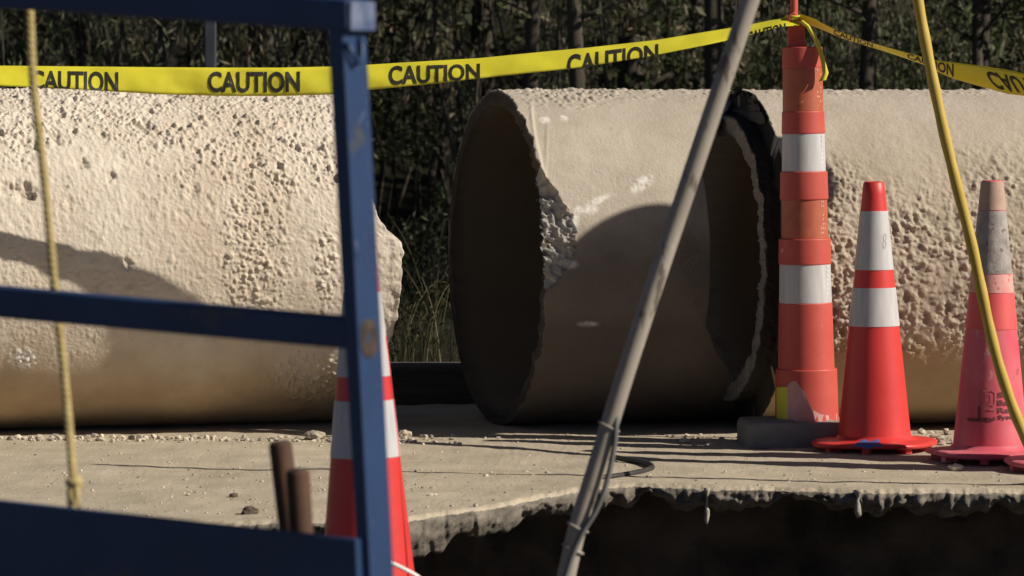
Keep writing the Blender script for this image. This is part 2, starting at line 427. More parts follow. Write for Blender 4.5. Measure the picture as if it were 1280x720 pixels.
# ------------------------------------------------------------------ concrete pipes
RO = 0.59
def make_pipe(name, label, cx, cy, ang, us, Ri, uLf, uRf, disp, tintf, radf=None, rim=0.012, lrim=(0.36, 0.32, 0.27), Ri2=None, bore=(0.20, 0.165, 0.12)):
    """cx, cy: ground point under the left end; ang: degrees the axis turns away to the right; us: axial stations"""
    lrim = np.array(lrim)
    a = math.radians(ang)
    ax = np.array([math.cos(a), math.sin(a), 0]); tv = np.array([math.sin(a), -math.cos(a), 0]); zv = np.array([0, 0, 1.0])
    phi = np.radians(np.concatenate([np.arange(-75, 104, 0.42), np.arange(104, 285, 3.0)]))
    C = np.array([cx, cy, RO])
    L = us[-1]
    Ri2 = Ri if Ri2 is None else Ri2
    Ph = phi[None, :]
    UL, UR = uLf(np.degrees(phi)), uRf(np.degrees(phi))
    f = np.asarray(us)[:, None] / L
    U = UL[None] * np.clip(1 - f * 3.0, 0, 1) + UR[None] * np.clip((f - 1) * 3.0 + 1, 0, 1) + np.asarray(us)[:, None]
    def pos(U_, R_):
        return C + U_[..., None] * ax + R_[..., None] * (np.cos(Ph)[..., None] * tv + np.sin(Ph)[..., None] * zv)
    base_r = np.full(U.shape, RO) if radf is None else np.repeat(radf(np.asarray(us))[:, None], len(phi), 1)
    P0 = pos(U, base_r)
    Xp, Yp = proj(P0)
    s_ = RO * Ph + 0 * U
    vis = (Ph > math.radians(-75)) & (Ph < math.radians(104)) & (U > -1)
    dd = disp(Xp, Yp, U, s_) * vis
    Ro_ = base_r + dd
    rows = [pos(U, Ro_)]
    tin = [tintf(Xp, Yp, U, s_, dd)]
    ph_s = RO * phi
    def chip(k, sd): return rim * (fbm(ph_s * 16 + k * 3, ph_s * 0 + k * 1.7, sd, 3) + 0.6 * fbm(ph_s * 60, ph_s * 0 + k, sd + 5, 2))
    rimcol = np.array([0.48, 0.44, 0.385])
    nR = 7
    for k in range(1, nR):                # right end face
        q = k / (nR - 1)
        r = (Ro_[-1] * (1 - q) + Ri2 * q)
        u = U[-1] + chip(k, 101) * math.sin(q * math.pi * 0.8 + 0.3)
        rows.append(pos(u[None], r[None])); tin.append(np.broadcast_to(rimcol * (0.85 + 0.3 * rng.random((1, len(phi), 1))), (1, len(phi), 3)))
    ni = 14
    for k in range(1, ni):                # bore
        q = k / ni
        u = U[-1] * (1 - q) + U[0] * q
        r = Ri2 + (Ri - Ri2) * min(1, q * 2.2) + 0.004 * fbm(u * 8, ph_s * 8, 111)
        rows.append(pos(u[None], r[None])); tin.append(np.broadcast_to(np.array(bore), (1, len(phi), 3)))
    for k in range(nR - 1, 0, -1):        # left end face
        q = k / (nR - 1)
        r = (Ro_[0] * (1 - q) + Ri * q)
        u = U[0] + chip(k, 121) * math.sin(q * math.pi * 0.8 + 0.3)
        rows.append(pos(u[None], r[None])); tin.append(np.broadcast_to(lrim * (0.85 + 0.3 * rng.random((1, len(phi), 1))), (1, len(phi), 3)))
    V = np.concatenate(rows); T = np.concatenate(tin)
    me = mesh_np(name, V.reshape(-1, 3), grid_faces(V.shape[0], V.shape[1], wrap_c=True, wrap_r=True)[:, ::-1], np.clip(T.reshape(-1, 3), 0.01, 0.95))
    o = link(name, me, M['pipe'])
    tag(o, label, 'concrete pipe', 'concrete pipes lying in a row')
    return o
zero = lambda d: 0.0 * d
def prof(tab_):
    a = np.array(tab_, float)
    return lambda d: np.interp(d, a[:, 0], a[:, 1])

# left pipe -------------------------------------------------------
def d_left(X, Y, U, s):
    top = sstep(330, 150, Y + 40 * fbm(U * 4, s * 4, 3)) 
    m = sstep(-0.35, 0.25, fbm(U * 4.2, s * 4.2, 1, 4, 0.6) + 0.45 * sstep(190, 120, Y) + 0.35 * blob(X, Y, 370, 180, 60, 90))
    right = sstep(180, 400, X) * sstep(300, 210, Y)
    m1 = np.clip(top * (0.25 + 0.95 * m) + right * 0.35 * m, 0, 1.1) * (0.75 + 0.5 * np.clip(fbm(U * 9, s * 9, 2, 3), -0.6, 1))
    m1 = np.maximum(m1, 0.75 * blob(X, Y, 320, 290, 45, 110) )
    m1 = np.maximum(m1, 0.9 * blob(X, Y, 385, 470, 42, 26))
    m1 = np.maximum(m1, 0.7 * blob(X, Y, 408, 330, 14, 50))
    m1 = np.maximum(m1, 0.18 * sstep(480, 380, Y))
    h = 0.013 * pebbles(U * 70, s * 70, 201, 0.50, 0.18, 0.58) + 0.020 * pebbles(U * 36 + 3, s * 36, 205, 0.22, 0.2, 0.5)
    h = 1.25 * h + 0.010 * pebbles(U * 105, s * 100, 209, 0.55)
    drag = 0.0022 * fbm(U * 60, s * 22, 211, 3) * sstep(480, 300, Y)
    pits = -0.030 * pebbles(U * 24 + 7, s * 24, 215, 0.20, 0.12, 0.42) * np.clip(top * m * 1.1 + 0.12, 0, 1)
    base = 0.004 * fbm(U * 3, s * 3, 221, 3)
    rag = sstep(468, 500, X) * sstep(260, 300, Y)
    white = 0.010 * pebbles(U * 70, s * 70, 223, 0.7) * blob(X, Y, 28, 448, 16, 12)
    for (gx, gy, gr, gq, ga) in ((22, 236, 17, 8, .020), (34, 246, 9, 6, .022), (70, 172, 7, 6, .014), (36, 182, 9, 6, .016), (100, 204, 8, 4, .012), (180, 158, 11, 7, .014), (212, 118, 8, 7, .012), (240, 240, 5, 7, .010), (138, 218, 5, 5, .014), (366, 228, 7, 5, -.012), (320, 200, 10, 6, .012), (160, 330, 8, 3, .008)):
        base = base - ga * blob(X + 10 * fbm(U * 30, s * 30, 241), Y + 10 * fbm(U * 30, s * 30, 243), gx, gy, gr, gq, 0.6)
    return m1 * h * 1.15 + drag + pits + base + rag * 0.012 * fbm(U * 22, s * 22, 231) + white
def t_left(X, Y, U, s, d):
    c = np.array([0.69, 0.615, 0.52])[None, None] * np.ones(X.shape + (1,))
    mud_shade = sstep(415, 500, Y + 25 * fbm(U * 5, s * 2, 7))
    c = c * (1 - mud_shade[..., None]) + np.array([0.47, 0.36, 0.235]) * mud_shade[..., None]
    st = np.clip(0.5 + 0.9 * fbm(U * 5, s * 2.2, 15, 4), 0, 1) * sstep(180, 330, Y) * (1 - mud_shade)
    c = c * (1 - 0.35 * st[..., None]) + np.array([0.56, 0.44, 0.32]) * 0.35 * st[..., None]
    c = c * (1 + 0.10 * fbm(U * 12, s * 12, 17, 4))[..., None]
    br = np.clip(blob(X, Y, 285, 250, 75, 150, 0.8) * (0.75 + 0.8 * fbm(U * 6, s * 3, 23, 4)), 0, 1) * (1 - mud_shade)
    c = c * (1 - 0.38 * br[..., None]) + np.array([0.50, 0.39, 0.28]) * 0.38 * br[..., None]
    dk = np.clip(2.2 * (fbm(U * 14, s * 20, 27, 4) - 0.28), 0, 1) * (1 - mud_shade)
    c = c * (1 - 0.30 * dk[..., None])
    c = c * (1 - 0.12 * sstep(-0.002, -0.010, d))[..., None]
    w = blob(X, Y, 28, 448, 16, 12) * (fbm(U * 60, s * 60, 19) > -0.15)
    return c * (1 - w[..., None]) + np.array([0.85, 0.82, 0.78]) * w[..., None]
xr, yr = (415 - 640) / FPX * 15.1, 15.1
LL, aL = 2.3, 17.0
lx, ly = xr - LL * math.cos(math.radians(aL)), yr - LL * math.sin(math.radians(aL))
us = np.concatenate([np.linspace(0, 0.8, 20)[:-1], np.linspace(0.8, LL, 400)])
_k = [(-75, 0.0), (-50, 0.03), (-20, 0.085), (-5, 0.095), (7, 0.095), (11, 0.04), (20, 0.0), (45, -0.02), (70, 0.0), (105, 0), (180, 0), (285, 0)]
_pl = prof(_k)
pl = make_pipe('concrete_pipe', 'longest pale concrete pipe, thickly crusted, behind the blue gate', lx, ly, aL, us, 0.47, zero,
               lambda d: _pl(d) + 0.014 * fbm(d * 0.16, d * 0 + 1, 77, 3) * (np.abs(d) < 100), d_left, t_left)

# middle pipe -----------------------------------------------------
def d_mid(X, Y, U, s):
    ph_ = s / RO
    dg = np.degrees(ph_)
    h = 0.0022 * fbm(U * 9, s * 9, 301, 4)
    h = h + 0.016 * pebbles(U * 46, s * 46, 305, 0.6) * blob(X, Y, 715, 118, 62, 16) * (fbm(U * 12, s * 12, 8) > -0.25)
    h = h + 0.010 * pebbles(U * 40, s * 40, 306, 0.4) * sstep(132, 116, Y)
    for (x0, y0, x1, y1, w, a) in ((664, 132, 684, 232, 2.2, 0.004), (684, 150, 680, 235, 1.6, 0.002)):
        t = np.clip((Y - y0) / (y1 - y0), 0, 1)
        dx = X - (x0 + (x1 - x0) * t ** 1.6)
        h = h + a * np.exp(-(dx / w) ** 2) * sstep(y0 - 8, y0 + 8, Y) * sstep(y1 + 8, y1 - 8, Y)
    wid = np.interp(dg, [-9, -4, 4, 14, 24, 30, 34], [0.0, 0.06, 0.105, 0.10, 0.055, 0.02, 0.0]) * (1 + 0.35 * fbm(s * 14, s * 0 + 2, 12))
    q = np.clip(1 - U / np.maximum(wid, 1e-4), 0, 1) * (wid > 0.002)
    h = h - 0.052 * q ** 0.8 + (q > 0) * (0.026 * fbm(U * 34, s * 34, 311, 5, 0.6) + 0.004 * pebbles(U * 70, s * 70, 315, 0.5))
    h = h + 0.004 * pebbles(U * 60, s * 60, 317, 0.7) * blob(X, Y, 800, 230, 16, 10)
    return h + 0.003 * pebbles(U * 24, s * 24, 318, 0.12, 0.12, 0.3)
def t_mid(X, Y, U, s, d):
    c = np.array([0.475, 0.42, 0.345])[None, None] * np.ones(X.shape + (1,))
    c = c * (1 + 0.13 * fbm(U * 7, s * 5, 321, 4) + 0.07 * fbm(U * 30, s * 30, 325, 3))[..., None]
    mud_shade = np.clip(0.85 * sstep(262, 335, Y + 26 * fbm(U * 5, s * 5, 351, 4)) + 0.35 * sstep(380, 450, Y), 0, 1)  # cast shadow painted into the colour of the lower half, over brown mud
    c = c * (1 - 0.8 * mud_shade[..., None]) + 0.8 * mud_shade[..., None] * np.array([0.105, 0.084, 0.064])
    w = np.zeros_like(X)
    for (cx, cy, rx, ry, rot) in ((802, 230, 14, 7, -0.6), (745, 252, 16, 4, -0.45), (738, 262, 8, 6, 0), (681, 150, 6, 4, 0), (705, 148, 5, 4, 0.6), (712, 330, 9, 5, 0), (725, 262, 7, 4, .2), (735, 405, 11, 3, 0), (717, 280, 6, 16, 0.3)):
        cr, sr = math.cos(rot), math.sin(rot)
        xx, yy = (X - cx) * cr + (Y - cy) * sr, -(X - cx) * sr + (Y - cy) * cr
        w = np.maximum(w, blob(xx, yy, 0, 0, rx, ry, 0.6) * np.clip(0.75 + 1.4 * fbm(U * 45, s * 45, 331), 0, 1))
    c = c * (1 - w[..., None]) + np.array([0.78, 0.75, 0.70]) * w[..., None]
    dr = np.exp(-((X - (664 + 20 * np.clip((Y - 132) / 100, 0, 1) ** 1.6)) / 2.5) ** 2) * sstep(125, 140, Y) * sstep(242, 225, Y)
    c = c * (1 - 0.5 * dr[..., None]) + 0.5 * dr[..., None] * np.array([0.66, 0.58, 0.47])
    ch = (d < -0.008)
    c = np.where(ch[..., None], np.array([0.40, 0.375, 0.34]) * (1 + 0.5 * fbm(U * 40, s * 40, 341))[..., None], c)
    return c
mxx, myy = (620 - 640) / FPX * 14.95, 14.95
us = np.linspace(0, 0.885, 230)
_mr = prof([(-90, 0.0), (-70, -0.03), (-45, -0.15), (-20, -0.32), (0, -0.41), (20, -0.375), (45, -0.245), (65, -0.10), (80, -0.03), (95, 0.0), (180, 0), (270, 0), (285, 0)])
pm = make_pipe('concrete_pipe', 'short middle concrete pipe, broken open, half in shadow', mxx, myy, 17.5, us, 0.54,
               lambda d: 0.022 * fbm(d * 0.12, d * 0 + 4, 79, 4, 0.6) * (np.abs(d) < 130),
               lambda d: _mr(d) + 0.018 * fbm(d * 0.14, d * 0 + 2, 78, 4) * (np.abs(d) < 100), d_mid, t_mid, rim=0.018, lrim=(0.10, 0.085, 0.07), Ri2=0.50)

# right pipe ------------------------------------------------------
def d_right(X, Y, U, s):
    yb = Y + 40 * fbm(U * 4, s * 4, 401, 3)
    band = sstep(150, 260, yb) * sstep(455, 425, Y + 18 * fbm(U * 8, s * 8, 402))
    left = sstep(1090, 1040, X) * sstep(180, 230, Y) * 0.5
    m = np.clip(band * np.clip(0.55 + 0.9 * fbm(U * 4.5, s * 4.5, 404, 3), 0.1, 1) + left * band, 0, 1.1)
    hv = sstep(330, 400, Y) * sstep(440, 420, Y)
    h = 0.017 * pebbles(U * 40, s * 40, 405, 0.5, 0.18, 0.58) + 0.013 * pebbles(U * 75, s * 75, 409, 0.6)
    pits = -0.022 * pebbles(U * 26 + 9, s * 26, 415, 0.45, 0.2, 0.55) * (0.4 + hv)
    fine = 0.0030 * fbm(U * 26, s * 26, 421, 4)
    low = 0.014 * pebbles(U * 22, s * 22, 425, 0.10, 0.12, 0.3) * sstep(420, 440, Y) * sstep(500, 480, Y)
    topc = 0.012 * pebbles(U * 40, s * 40, 426, 0.35) * sstep(126, 112, Y)
    r = m * (h + pits + 0.012 * fbm(U * 34, s * 34, 427, 5, 0.6)) + fine * (0.5 + m) + low + topc + 0.003 * fbm(U * 3, s * 3, 428)
    return r * sstep(0.05, 0.075, U) + 0.006 * fbm(U * 40, s * 30, 429) * (U < 0.06)
def t_right(X, Y, U, s, d):
    c = np.array([0.46, 0.395, 0.31])[None, None] * np.ones(X.shape + (1,))
    c = c * (1 + 0.12 * fbm(U * 6, s * 6, 431, 4) + 0.08 * fbm(U * 30, s * 30, 435, 3))[..., None]
    pale = sstep(220, 130, Y)
    c = c * (1 - 0.5 * pale[..., None]) + 0.5 * pale[..., None] * np.array([0.53, 0.465, 0.40])
    mud_shade = sstep(415, 445, Y + 14 * fbm(U * 9, s * 9, 441))
    c = c * (1 - mud_shade[..., None]) + np.array([0.42, 0.32, 0.20]) * mud_shade[..., None]
    c = c * (1 - 0.35 * sstep(0.0, -0.006, d))[..., None]
    spot = (d > 0.0032) & (Y > 445)
    c = np.where(spot[..., None], np.array([0.66, 0.58, 0.47]), c)
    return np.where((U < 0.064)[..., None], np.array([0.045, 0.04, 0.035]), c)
rx_, ry_ = (907 - 640) / FPX * 14.84, 14.84
us = np.concatenate([np.linspace(0, 0.059, 12), [0.061], np.linspace(0.063, 1.25, 270), np.linspace(1.25, 2.4, 20)[1:]])
pr = make_pipe('concrete_pipe', 'rough concrete pipe standing behind the traffic cones', rx_, ry_, 13.0, us, 0.435,
               lambda d: 0.016 * fbm(d * 0.10, d * 0 + 4, 83, 3) * (np.abs(d) < 100), zero, d_right, t_right,
               radf=lambda u: np.where(u < 0.060, 0.505, RO), rim=0.024, lrim=(0.30, 0.27, 0.23), bore=(0.28, 0.21, 0.14))

# black flap across both pipe tops, added to keep sun out of the bore
def ring_pt(cx, cy, ang, u, R, d):
    a_ = math.radians(ang)
    return np.array([cx, cy, RO]) + u * np.array([math.cos(a_), math.sin(a_), 0]) + R * (math.cos(d) * np.array([math.sin(a_), -math.cos(a_), 0]) + np.array([0, 0, math.sin(d)]))
dg_ = np.radians(np.linspace(60, 172, 70)); rows = []
for q_ in np.linspace(0, 1, 7):
    row = []
    for k, d in enumerate(dg_):
        A_ = ring_pt(mxx, myy, 17.5, 0.885 + float(_mr(math.degrees(d))) * 0.8 + 0.05 * float(fbm(np.array([k * 0.33]), np.array([2.0]), 91, 4, 0.6)[0]), 0.582, d)
        B_ = ring_pt(rx_, ry_, 13.0, 0.05, 0.585, d - 0.06)
        p = A_ * (1 - q_) + B_ * q_
        row.append(p + np.array([0, 0, 0.022 * float(fbm(np.array([k * 0.4]), np.array([q_ * 3]), 93, 3)[0])]))
    rows.append(row)
rows = np.array(rows); mb = MB(); F_ = grid_faces(7, 70); n_ = 490
mb.add(np.concatenate([rows.reshape(-1, 3), rows.reshape(-1, 3) - np.array([0, 0, 0.008])]), [F_, F_[:, ::-1] + n_])
link('joint_seal', mb.mesh('joint_seal'), M['rubber_black'], pr)

# ------------------------------------------------------------------ timber behind the gap
p0, p1 = at(425, 470, 15.95), at(640, 470, 15.98)
mb = MB(); mb.box(((p0[0] + p1[0]) / 2, 15.97, 0.07), ((p1[0] - p0[0]) / 2, 0.09, 0.078), 0.01)
o = bevel(link('timber_beam', mb.mesh('timber_beam', False), M['timber']), 0.012)
tag(o, 'dark timber beam lying on the ground behind the gap between pipes', 'timber beam')

# ------------------------------------------------------------------ traffic cones
def text_mesh(body, bold=0.0):
    """flat lettering as (verts 2d scaled to width 1 / height 1 of capitals, triangles)"""
    cu = bpy.data.curves.new('lettering', 'FONT'); cu.body = body; cu.offset = bold; cu.resolution_u = 4
    o = bpy.data.objects.new('lettering', cu); COL.objects.link(o)
    dg = bpy.context.evaluated_depsgraph_get()
    me = bpy.data.meshes.new_from_object(o.evaluated_get(dg))
    v = np.array([x.co[:] for x in me.vertices])[:, :2]
    me.calc_loop_triangles()
    f = np.array([t.vertices[:] for t in me.loop_triangles])
    bpy.data.objects.remove(o); bpy.data.curves.remove(cu); bpy.data.meshes.remove(me)
    v = v - v.min(0)
    for _ in range(2):                    # split every triangle in four so the print follows curved skins
        a, b, c = v[f[:, 0]], v[f[:, 1]], v[f[:, 2]]
        ab, bc, ca = (a + b) / 2, (b + c) / 2, (c + a) / 2
        v = np.concatenate([np.stack(t, 1).reshape(-1, 2) for t in ((a, ab, ca), (ab, b, bc), (ca, bc, c), (ab, bc, ca))])
        f = np.arange(len(v)).reshape(-1, 3)
    return v, f

def cone_r(z, h=0.865, z0=0.035, r0=0.121, r1=0.034):
    return r0 + (r1 - r0) * (z - z0) / (h)
def lathe_seg(z0, z1, off, n=8, h=0.865):
    zz = np.linspace(z0, z1, n)
    return [(cone_r(z0) - 0.004, z0)] * (off > 0) + [(cone_r(z) + off, z) for z in zz] + [(cone_r(z1) - 0.004, z1)] * (off > 0)
def on_cone(root_rot, V2, x0, x1, y0, y1, cpx, Kpx, Zf, off=0.0012):
    """lay flat drawing (0..1, 0..1) on the cone skin between photo columns / rows"""
    px = x0 + (x1 - x0) * V2[:, 0]; z = Zf(y1) + (Zf(y0) - Zf(y1)) * V2[:, 1]
    r = cone_r(z) + off
    X = np.clip((px - cpx) / Kpx / r, -0.98, 0.98) * r
    Y = -np.sqrt(np.maximum(r * r - X * X, 0))
    c, s_ = math.cos(-root_rot), math.sin(-root_rot)
    return np.stack([X * c - Y * s_, X * s_ + Y * c, z], 1)
def cone_base(root, m, rb=0.205, th=0.020):
    mb = MB()
    def sq(V):
        th_ = np.arctan2(V[..., 1], V[..., 0]); k = 1 + 0.035 * np.cos(4 * th_) * (V[..., 2] < 0.05)
        V = V.copy(); V[..., 0] *= k; V[..., 1] *= k
        V[..., 2] += (0.002 * np.sin(3 * th_ + 1)) * (np.hypot(V[..., 0], V[..., 1]) > 0.15)
        return V
    mb.lathe([(0.10, 0.018), (rb - 0.012, 0.016), (rb - 0.002, 0.019), (rb, 0.025), (rb - 0.004, 0.031), (rb - 0.02, 0.034), (0.15, 0.036), (0.128, 0.040), (0.119, 0.052)], 64, wob=sq)
    b = link('base', mb.mesh('base'), m, root)
    for k in range(8):
        a = k * math.pi / 4 + 0.25
        mf = MB(); mf.box((0.165 * math.cos(a), 0.165 * math.sin(a), 0.0095), (0.024, 0.012, 0.0098), a)
        link('foot', mf.mesh('foot', False), m, b)
    return b
def make_cone(loc, label, rot, mats, marks):
    """mats: dict; marks: list of (z0, z1, material key, part name)"""
    root = empty('traffic_cone', loc, rot)
    tag(root, label, 'traffic cone', 'traffic cones round the trench')
    mb = MB(); mb.lathe([(cone_r(z), z) for z in np.linspace(0.040, 0.897, 24)] + [(0.030, 0.901), (0.022, 0.9015), (0.020, 0.890)], 48)
    link('cone_body', mb.mesh('cone_body'), mats['body'], root)
    for z0, z1, m, nm in marks:
        mc = MB(); mc.lathe(lathe_seg(z0, z1, 0.0016), 48)
        link(nm, autosmooth(mc.mesh(nm)), M[m], root)
    cone_base(root, mats['base'])
    return root
def zc(y, ytop=228.0, ybot=560.0):       # photo row on the red cone -> height on the cone
    return 0.035 + (ybot - 6 - y) / (ybot - 6 - ytop) * 0.865
Z = lambda y: 0.9 - (y - 228) * 0.00262
c1 = gnd(1093, 563.5)
c1r = make_cone((c1[0], c1[1], 0.004), 'bright red cone with two white bands between the orange post and the pink cone', (0, math.radians(-0.4), 0.3),
          dict(body=M['orange'], base=M['orange']),
          [(Z(340), Z(265), 'white_band', 'reflective_collar'), (Z(412), Z(363), 'white_band', 'reflective_collar')])
c1r.scale = (1, 1, 0.976)
mb = MB(); n = 10; zz = np.linspace(0, 1, n)
th_ = np.linspace(-0.35, 0.10, n) - math.pi / 2 - 0.3
th_ = np.linspace(-0.42, 0.02, n) - math.pi / 2 - 0.3
kk = lambda r: r * (1 + 0.035 * np.cos(4 * th_))
rows = np.stack([np.stack([kk(r) * np.cos(th_), kk(r) * np.sin(th_), z + 0.002 * np.sin(3 * th_ + 1) + 0.004 * np.sin(np.linspace(0, 9, n)) * (i in (0, 5))], 1) for i, (r, z) in enumerate(((0.2062, 0.0225), (0.2064, 0.0265), (0.2025, 0.0325), (0.187, 0.0366), (0.150, 0.0386), (0.134, 0.0412)))])
mb.add(rows, [grid_faces(6, n)])
link('blue_paint_mark', mb.mesh('blue_paint_mark'), M['blue_mark'], c1r)

v, f = text_mesh('8', 0.0); v = v / v.max(0); v = np.stack([v[:, 0] + 0.25 * v[:, 1], v[:, 1]], 1)
link('scrawled_mark', mesh_np('scrawled_mark', on_cone(0.3, v, 1102, 1107, 293, 313, 1093, FPX / c1[1], Z, 0.0024), f, smooth=False), M['pencil'], c1r)
c2 = gnd(1238, 576)
K2 = 5292 / c2[1]
Z2 = lambda y: 0.9 - (y - 225) / K2
c2r = make_cone((c2[0], c2[1], 0.004), 'faded pink cone with dirty grey top and worn black print', (0, math.radians(0.2), 1.1),
          dict(body=M['pink'], base=M['pink']),
          [(0.8968, Z2(262), 'tan_cap', 'stained_tip'), (Z2(342), Z2(263), 'grey_band', 'reflective_collar'), (Z2(366), Z2(343), 'pink_worn', 'glue_band'), (Z2(412), Z2(367), 'pink_red', 'red_band')][::1])
c2r.scale = (1, 1, 0.99)
def cone_print(name, V2, F, box, m):
    V = on_cone(1.1, V2, *box, 1237.5, K2, Z2)
    return link(name, mesh_np(name, V, F, smooth=False), M[m], c2r)
lines = [('Sa', 1241, 1256, 490, 497), ('Bar', 1241, 1261, 500, 507), ('Ratt', 1241, 1267, 509.5, 516.5), ('System', 1241, 1275, 518.5, 526)]
for w, x0, x1, y0, y1 in lines:
    v, f = text_mesh(w, 0.035); v = v / v.max(0)
    cone_print('printed_word', v, f, (x0, x1, y0, y1), 'cone_ink')
def ring2d(w, h, t, n=6, rad=0.2):
    """rounded frame outline as quads in 0..1 box"""
    pts = []
    for (cx, cy, a0) in ((1 - rad, 1 - rad, 0), (rad, 1 - rad, 90), (rad, rad, 180), (1 - rad, rad, 270)):
        for k in range(n + 1):
            a = math.radians(a0 + 90 * k / n); pts.append((cx + rad * math.cos(a), cy + rad * math.sin(a)))
    p = np.array(pts); q = (p - 0.5) * (1 - 2 * np.array([t / w, t / h])) + 0.5
    m = len(p)
    return np.concatenate([p, q]), np.array([[i, (i + 1) % m, m + (i + 1) % m, m + i] for i in range(m)])
v, f = ring2d(20, 20, 1.5); cone_print('printed_emblem', v, f, (1218, 1239, 488, 508), 'cone_ink_pale')
v, f = ring2d(10, 14, 1.2); cone_print('printed_emblem', v, f, (1223.5, 1234, 492, 504), 'cone_ink_pale')
def poly2d(pts, seg=10):
    """polyline-band: list of (x, ytop, ybot)"""
    p = np.array(pts, float); n = len(p)
    V = np.concatenate([np.stack([p[:, 0], p[:, 1]], 1), np.stack([p[:, 0], p[:, 2]], 1)])
    return V, np.array([[i, n + i, n + i + 1, i + 1] for i in range(n - 1)])
v, f = poly2d([(0, 0.22, 0.08), (0.12, 0.24, 0), (0.30, 0.22, 0.0), (0.36, 0.24, 0), (0.361, 1, 0), (0.46, 0.98, 0), (0.461, 0.26, 0), (0.7, 0.3, 0.0), (0.85, 0.25, 0.04), (1.0, 0.36, 0.12)])
cone_print('printed_emblem', v, f, (1205, 1238, 508, 527.5), 'cone_ink')
v, f = poly2d([(0, 1, 0.8), (0.5, 1, 0.75), (0.9, 1, 0.7), (1, 0.9, 0.6)]); cone_print('printed_emblem', v, f, (1226, 1238, 511, 520), 'cone_ink_pale')

c3 = gnd(1335, 588.5)
make_cone((c3[0], c3[1], 0.004), 'faded pink cone cut off by the frame, only its base edge showing', (0, 0, 0.8), dict(body=M['pink'], base=M['pink']),
          [(Z(340), Z(265), 'white_band', 'reflective_collar'), (Z(412), Z(363), 'white_band', 'reflective_collar')])
D4 = 10.18
c4 = at(458, 700, D4); K4 = FPX / D4
Z4 = lambda y: 0.9 - (y - 318) / K4
c4r = make_cone((c4[0] + 0.006, D4, -0.098), 'red and white cone close behind the blue gate post', (0, math.radians(-1.15), 0.2), dict(body=M['orange'], base=M['orange']),
          [(Z4(475), Z4(370), 'white_band', 'reflective_collar'), (Z4(576), Z4(505), 'white_band', 'reflective_collar')])
mb = MB()
mb.tube([on_cone(0.2, np.array([[0.5, 0.5]]), px - 3, px + 3, y - 2, y + 2, 461, K4, Z4, 0.0)[0] for px, y in ((493, 425), (497, 480), (502, 560), (507, 640), (513, 745))], 0.0032, 6)
link('seam_ridge', mb.mesh('seam_ridge'), M['orange'], c4r)
# white cord lying against that cone
mb = MB(); pts = [at(x, y, D) for x, y, D in ((470, 690, 9.95), (488, 703, 9.97), (505, 711, 9.99), (520, 719, 10.03), (534, 730, 10.1), (545, 760, 10.15), (556, 778, 10.2))]
tt_ = np.linspace(0, len(pts) - 1, 50); PP = np.stack([np.interp(tt_, range(len(pts)), np.array(pts)[:, k]) for k in range(3)], 1)
for ph0 in (0, 2.1, 4.2):
    mb.tube(PP + 0.0028 * np.stack([np.cos(tt_ * 9 + ph0), 0 * tt_, np.sin(tt_ * 9 + ph0)], 1), 0.0032, 6)
tag(link('cord', mb.mesh('cord'), M['cord']), 'thin white cord slung round the foot of the near cone', 'cord')

# ------------------------------------------------------------------ tall orange delineator post
DL = np.array([at(1009, 555, 14.11)[0], 14.11, 0.0]); KD = FPX / (DL[1])
hz = lambda y: (proj(DL[None] + 0)[1][0] - y) / KD      # photo row -> height
root = empty('delineator_post', tuple(DL), (0, math.radians(-0.9), 0))
tag(root, 'tall orange ribbed delineator post with white and orange bands on a black rubber foot', 'delineator post')
def seg(y0, y1, w0, w1, lip=True):
    z0, z1, r0, r1 = hz(y0), hz(y1), w0 / KD / 2, w1 / KD / 2
    pr_ = [(r1 - 0.006, z1), (r1 - 0.0008, z1), (r1, z1 + 0.003)] + [(r1 + (r0 - r1) * k / 4, z1 + 0.004 + (z0 - z1 - 0.008) * k / 4) for k in range(5)]
    return pr_ + [(r0, z0 - 0.003), (r0 - 0.002, z0 - 0.0004), (r0 - 0.008, z0)]
body = [(58, 84, 50, 51), (138, 166, 53, 54.5), (213, 248, 59, 60.5), (297, 329, 65, 66), (377, 461, 67, 71), (460, 530, 77, 80)]
bands = [(84, 138, 50, 51, 'orange_band'), (166, 213, 53, 55, 'white_band'), (248, 297, 57.5, 59, 'orange_band'), (329, 377, 64, 66, 'white_band')]
for i, b in enumerate(body):
    mb = MB(); pr_ = seg(*b)
    if i == 0: pr_ = pr_ + [(0.004, hz(b[0]))]
    mb.lathe(pr_, 48)
    link('ribbed_section', autosmooth(mb.mesh('ribbed_section'), 40), M['orange_old'], root)
for y0, y1, w0, w1, m in bands:
    mb = MB(); mb.lathe(seg(y0 - 0.5, y1 + 0.5, w0, w1), 48)
    bo = link('reflective_band', autosmooth(mb.mesh('reflective_band'), 40), M[m], root)
    md = MB(); nd = int((y1 - y0) / 5.5)
    for k in range(nd):
        for dxx in ((0.50,) if m == 'white_band' else (0.45, 0.52, 0.39)):
            if m != 'white_band' and RND.random() < 0.5: continue
            r = (w0 + w1) / 4 / KD + 0.0008; aa = -math.pi / 2 + dxx * 1.9
            zz_ = hz(y0 + 3 + k * 5.5)
            d = np.array([math.cos(aa), math.sin(aa), 0]); tgt = np.array([-d[1], d[0], 0])
            P = d * r + np.array([0, 0, zz_])
            h_ = 0.0028
            md.add([P - tgt * h_ - [0, 0, h_], P + tgt * h_ - [0, 0, h_], P + tgt * h_ + [0, 0, h_], P - tgt * h_ + [0, 0, h_]], [np.array([[0, 1, 2, 3]])])
    if md.n:
        so = link('seam_dots', md.mesh('seam_dots', False), M['cord' if m == 'white_band' else 'scuff'], bo); so['kind'] = 'stuff'
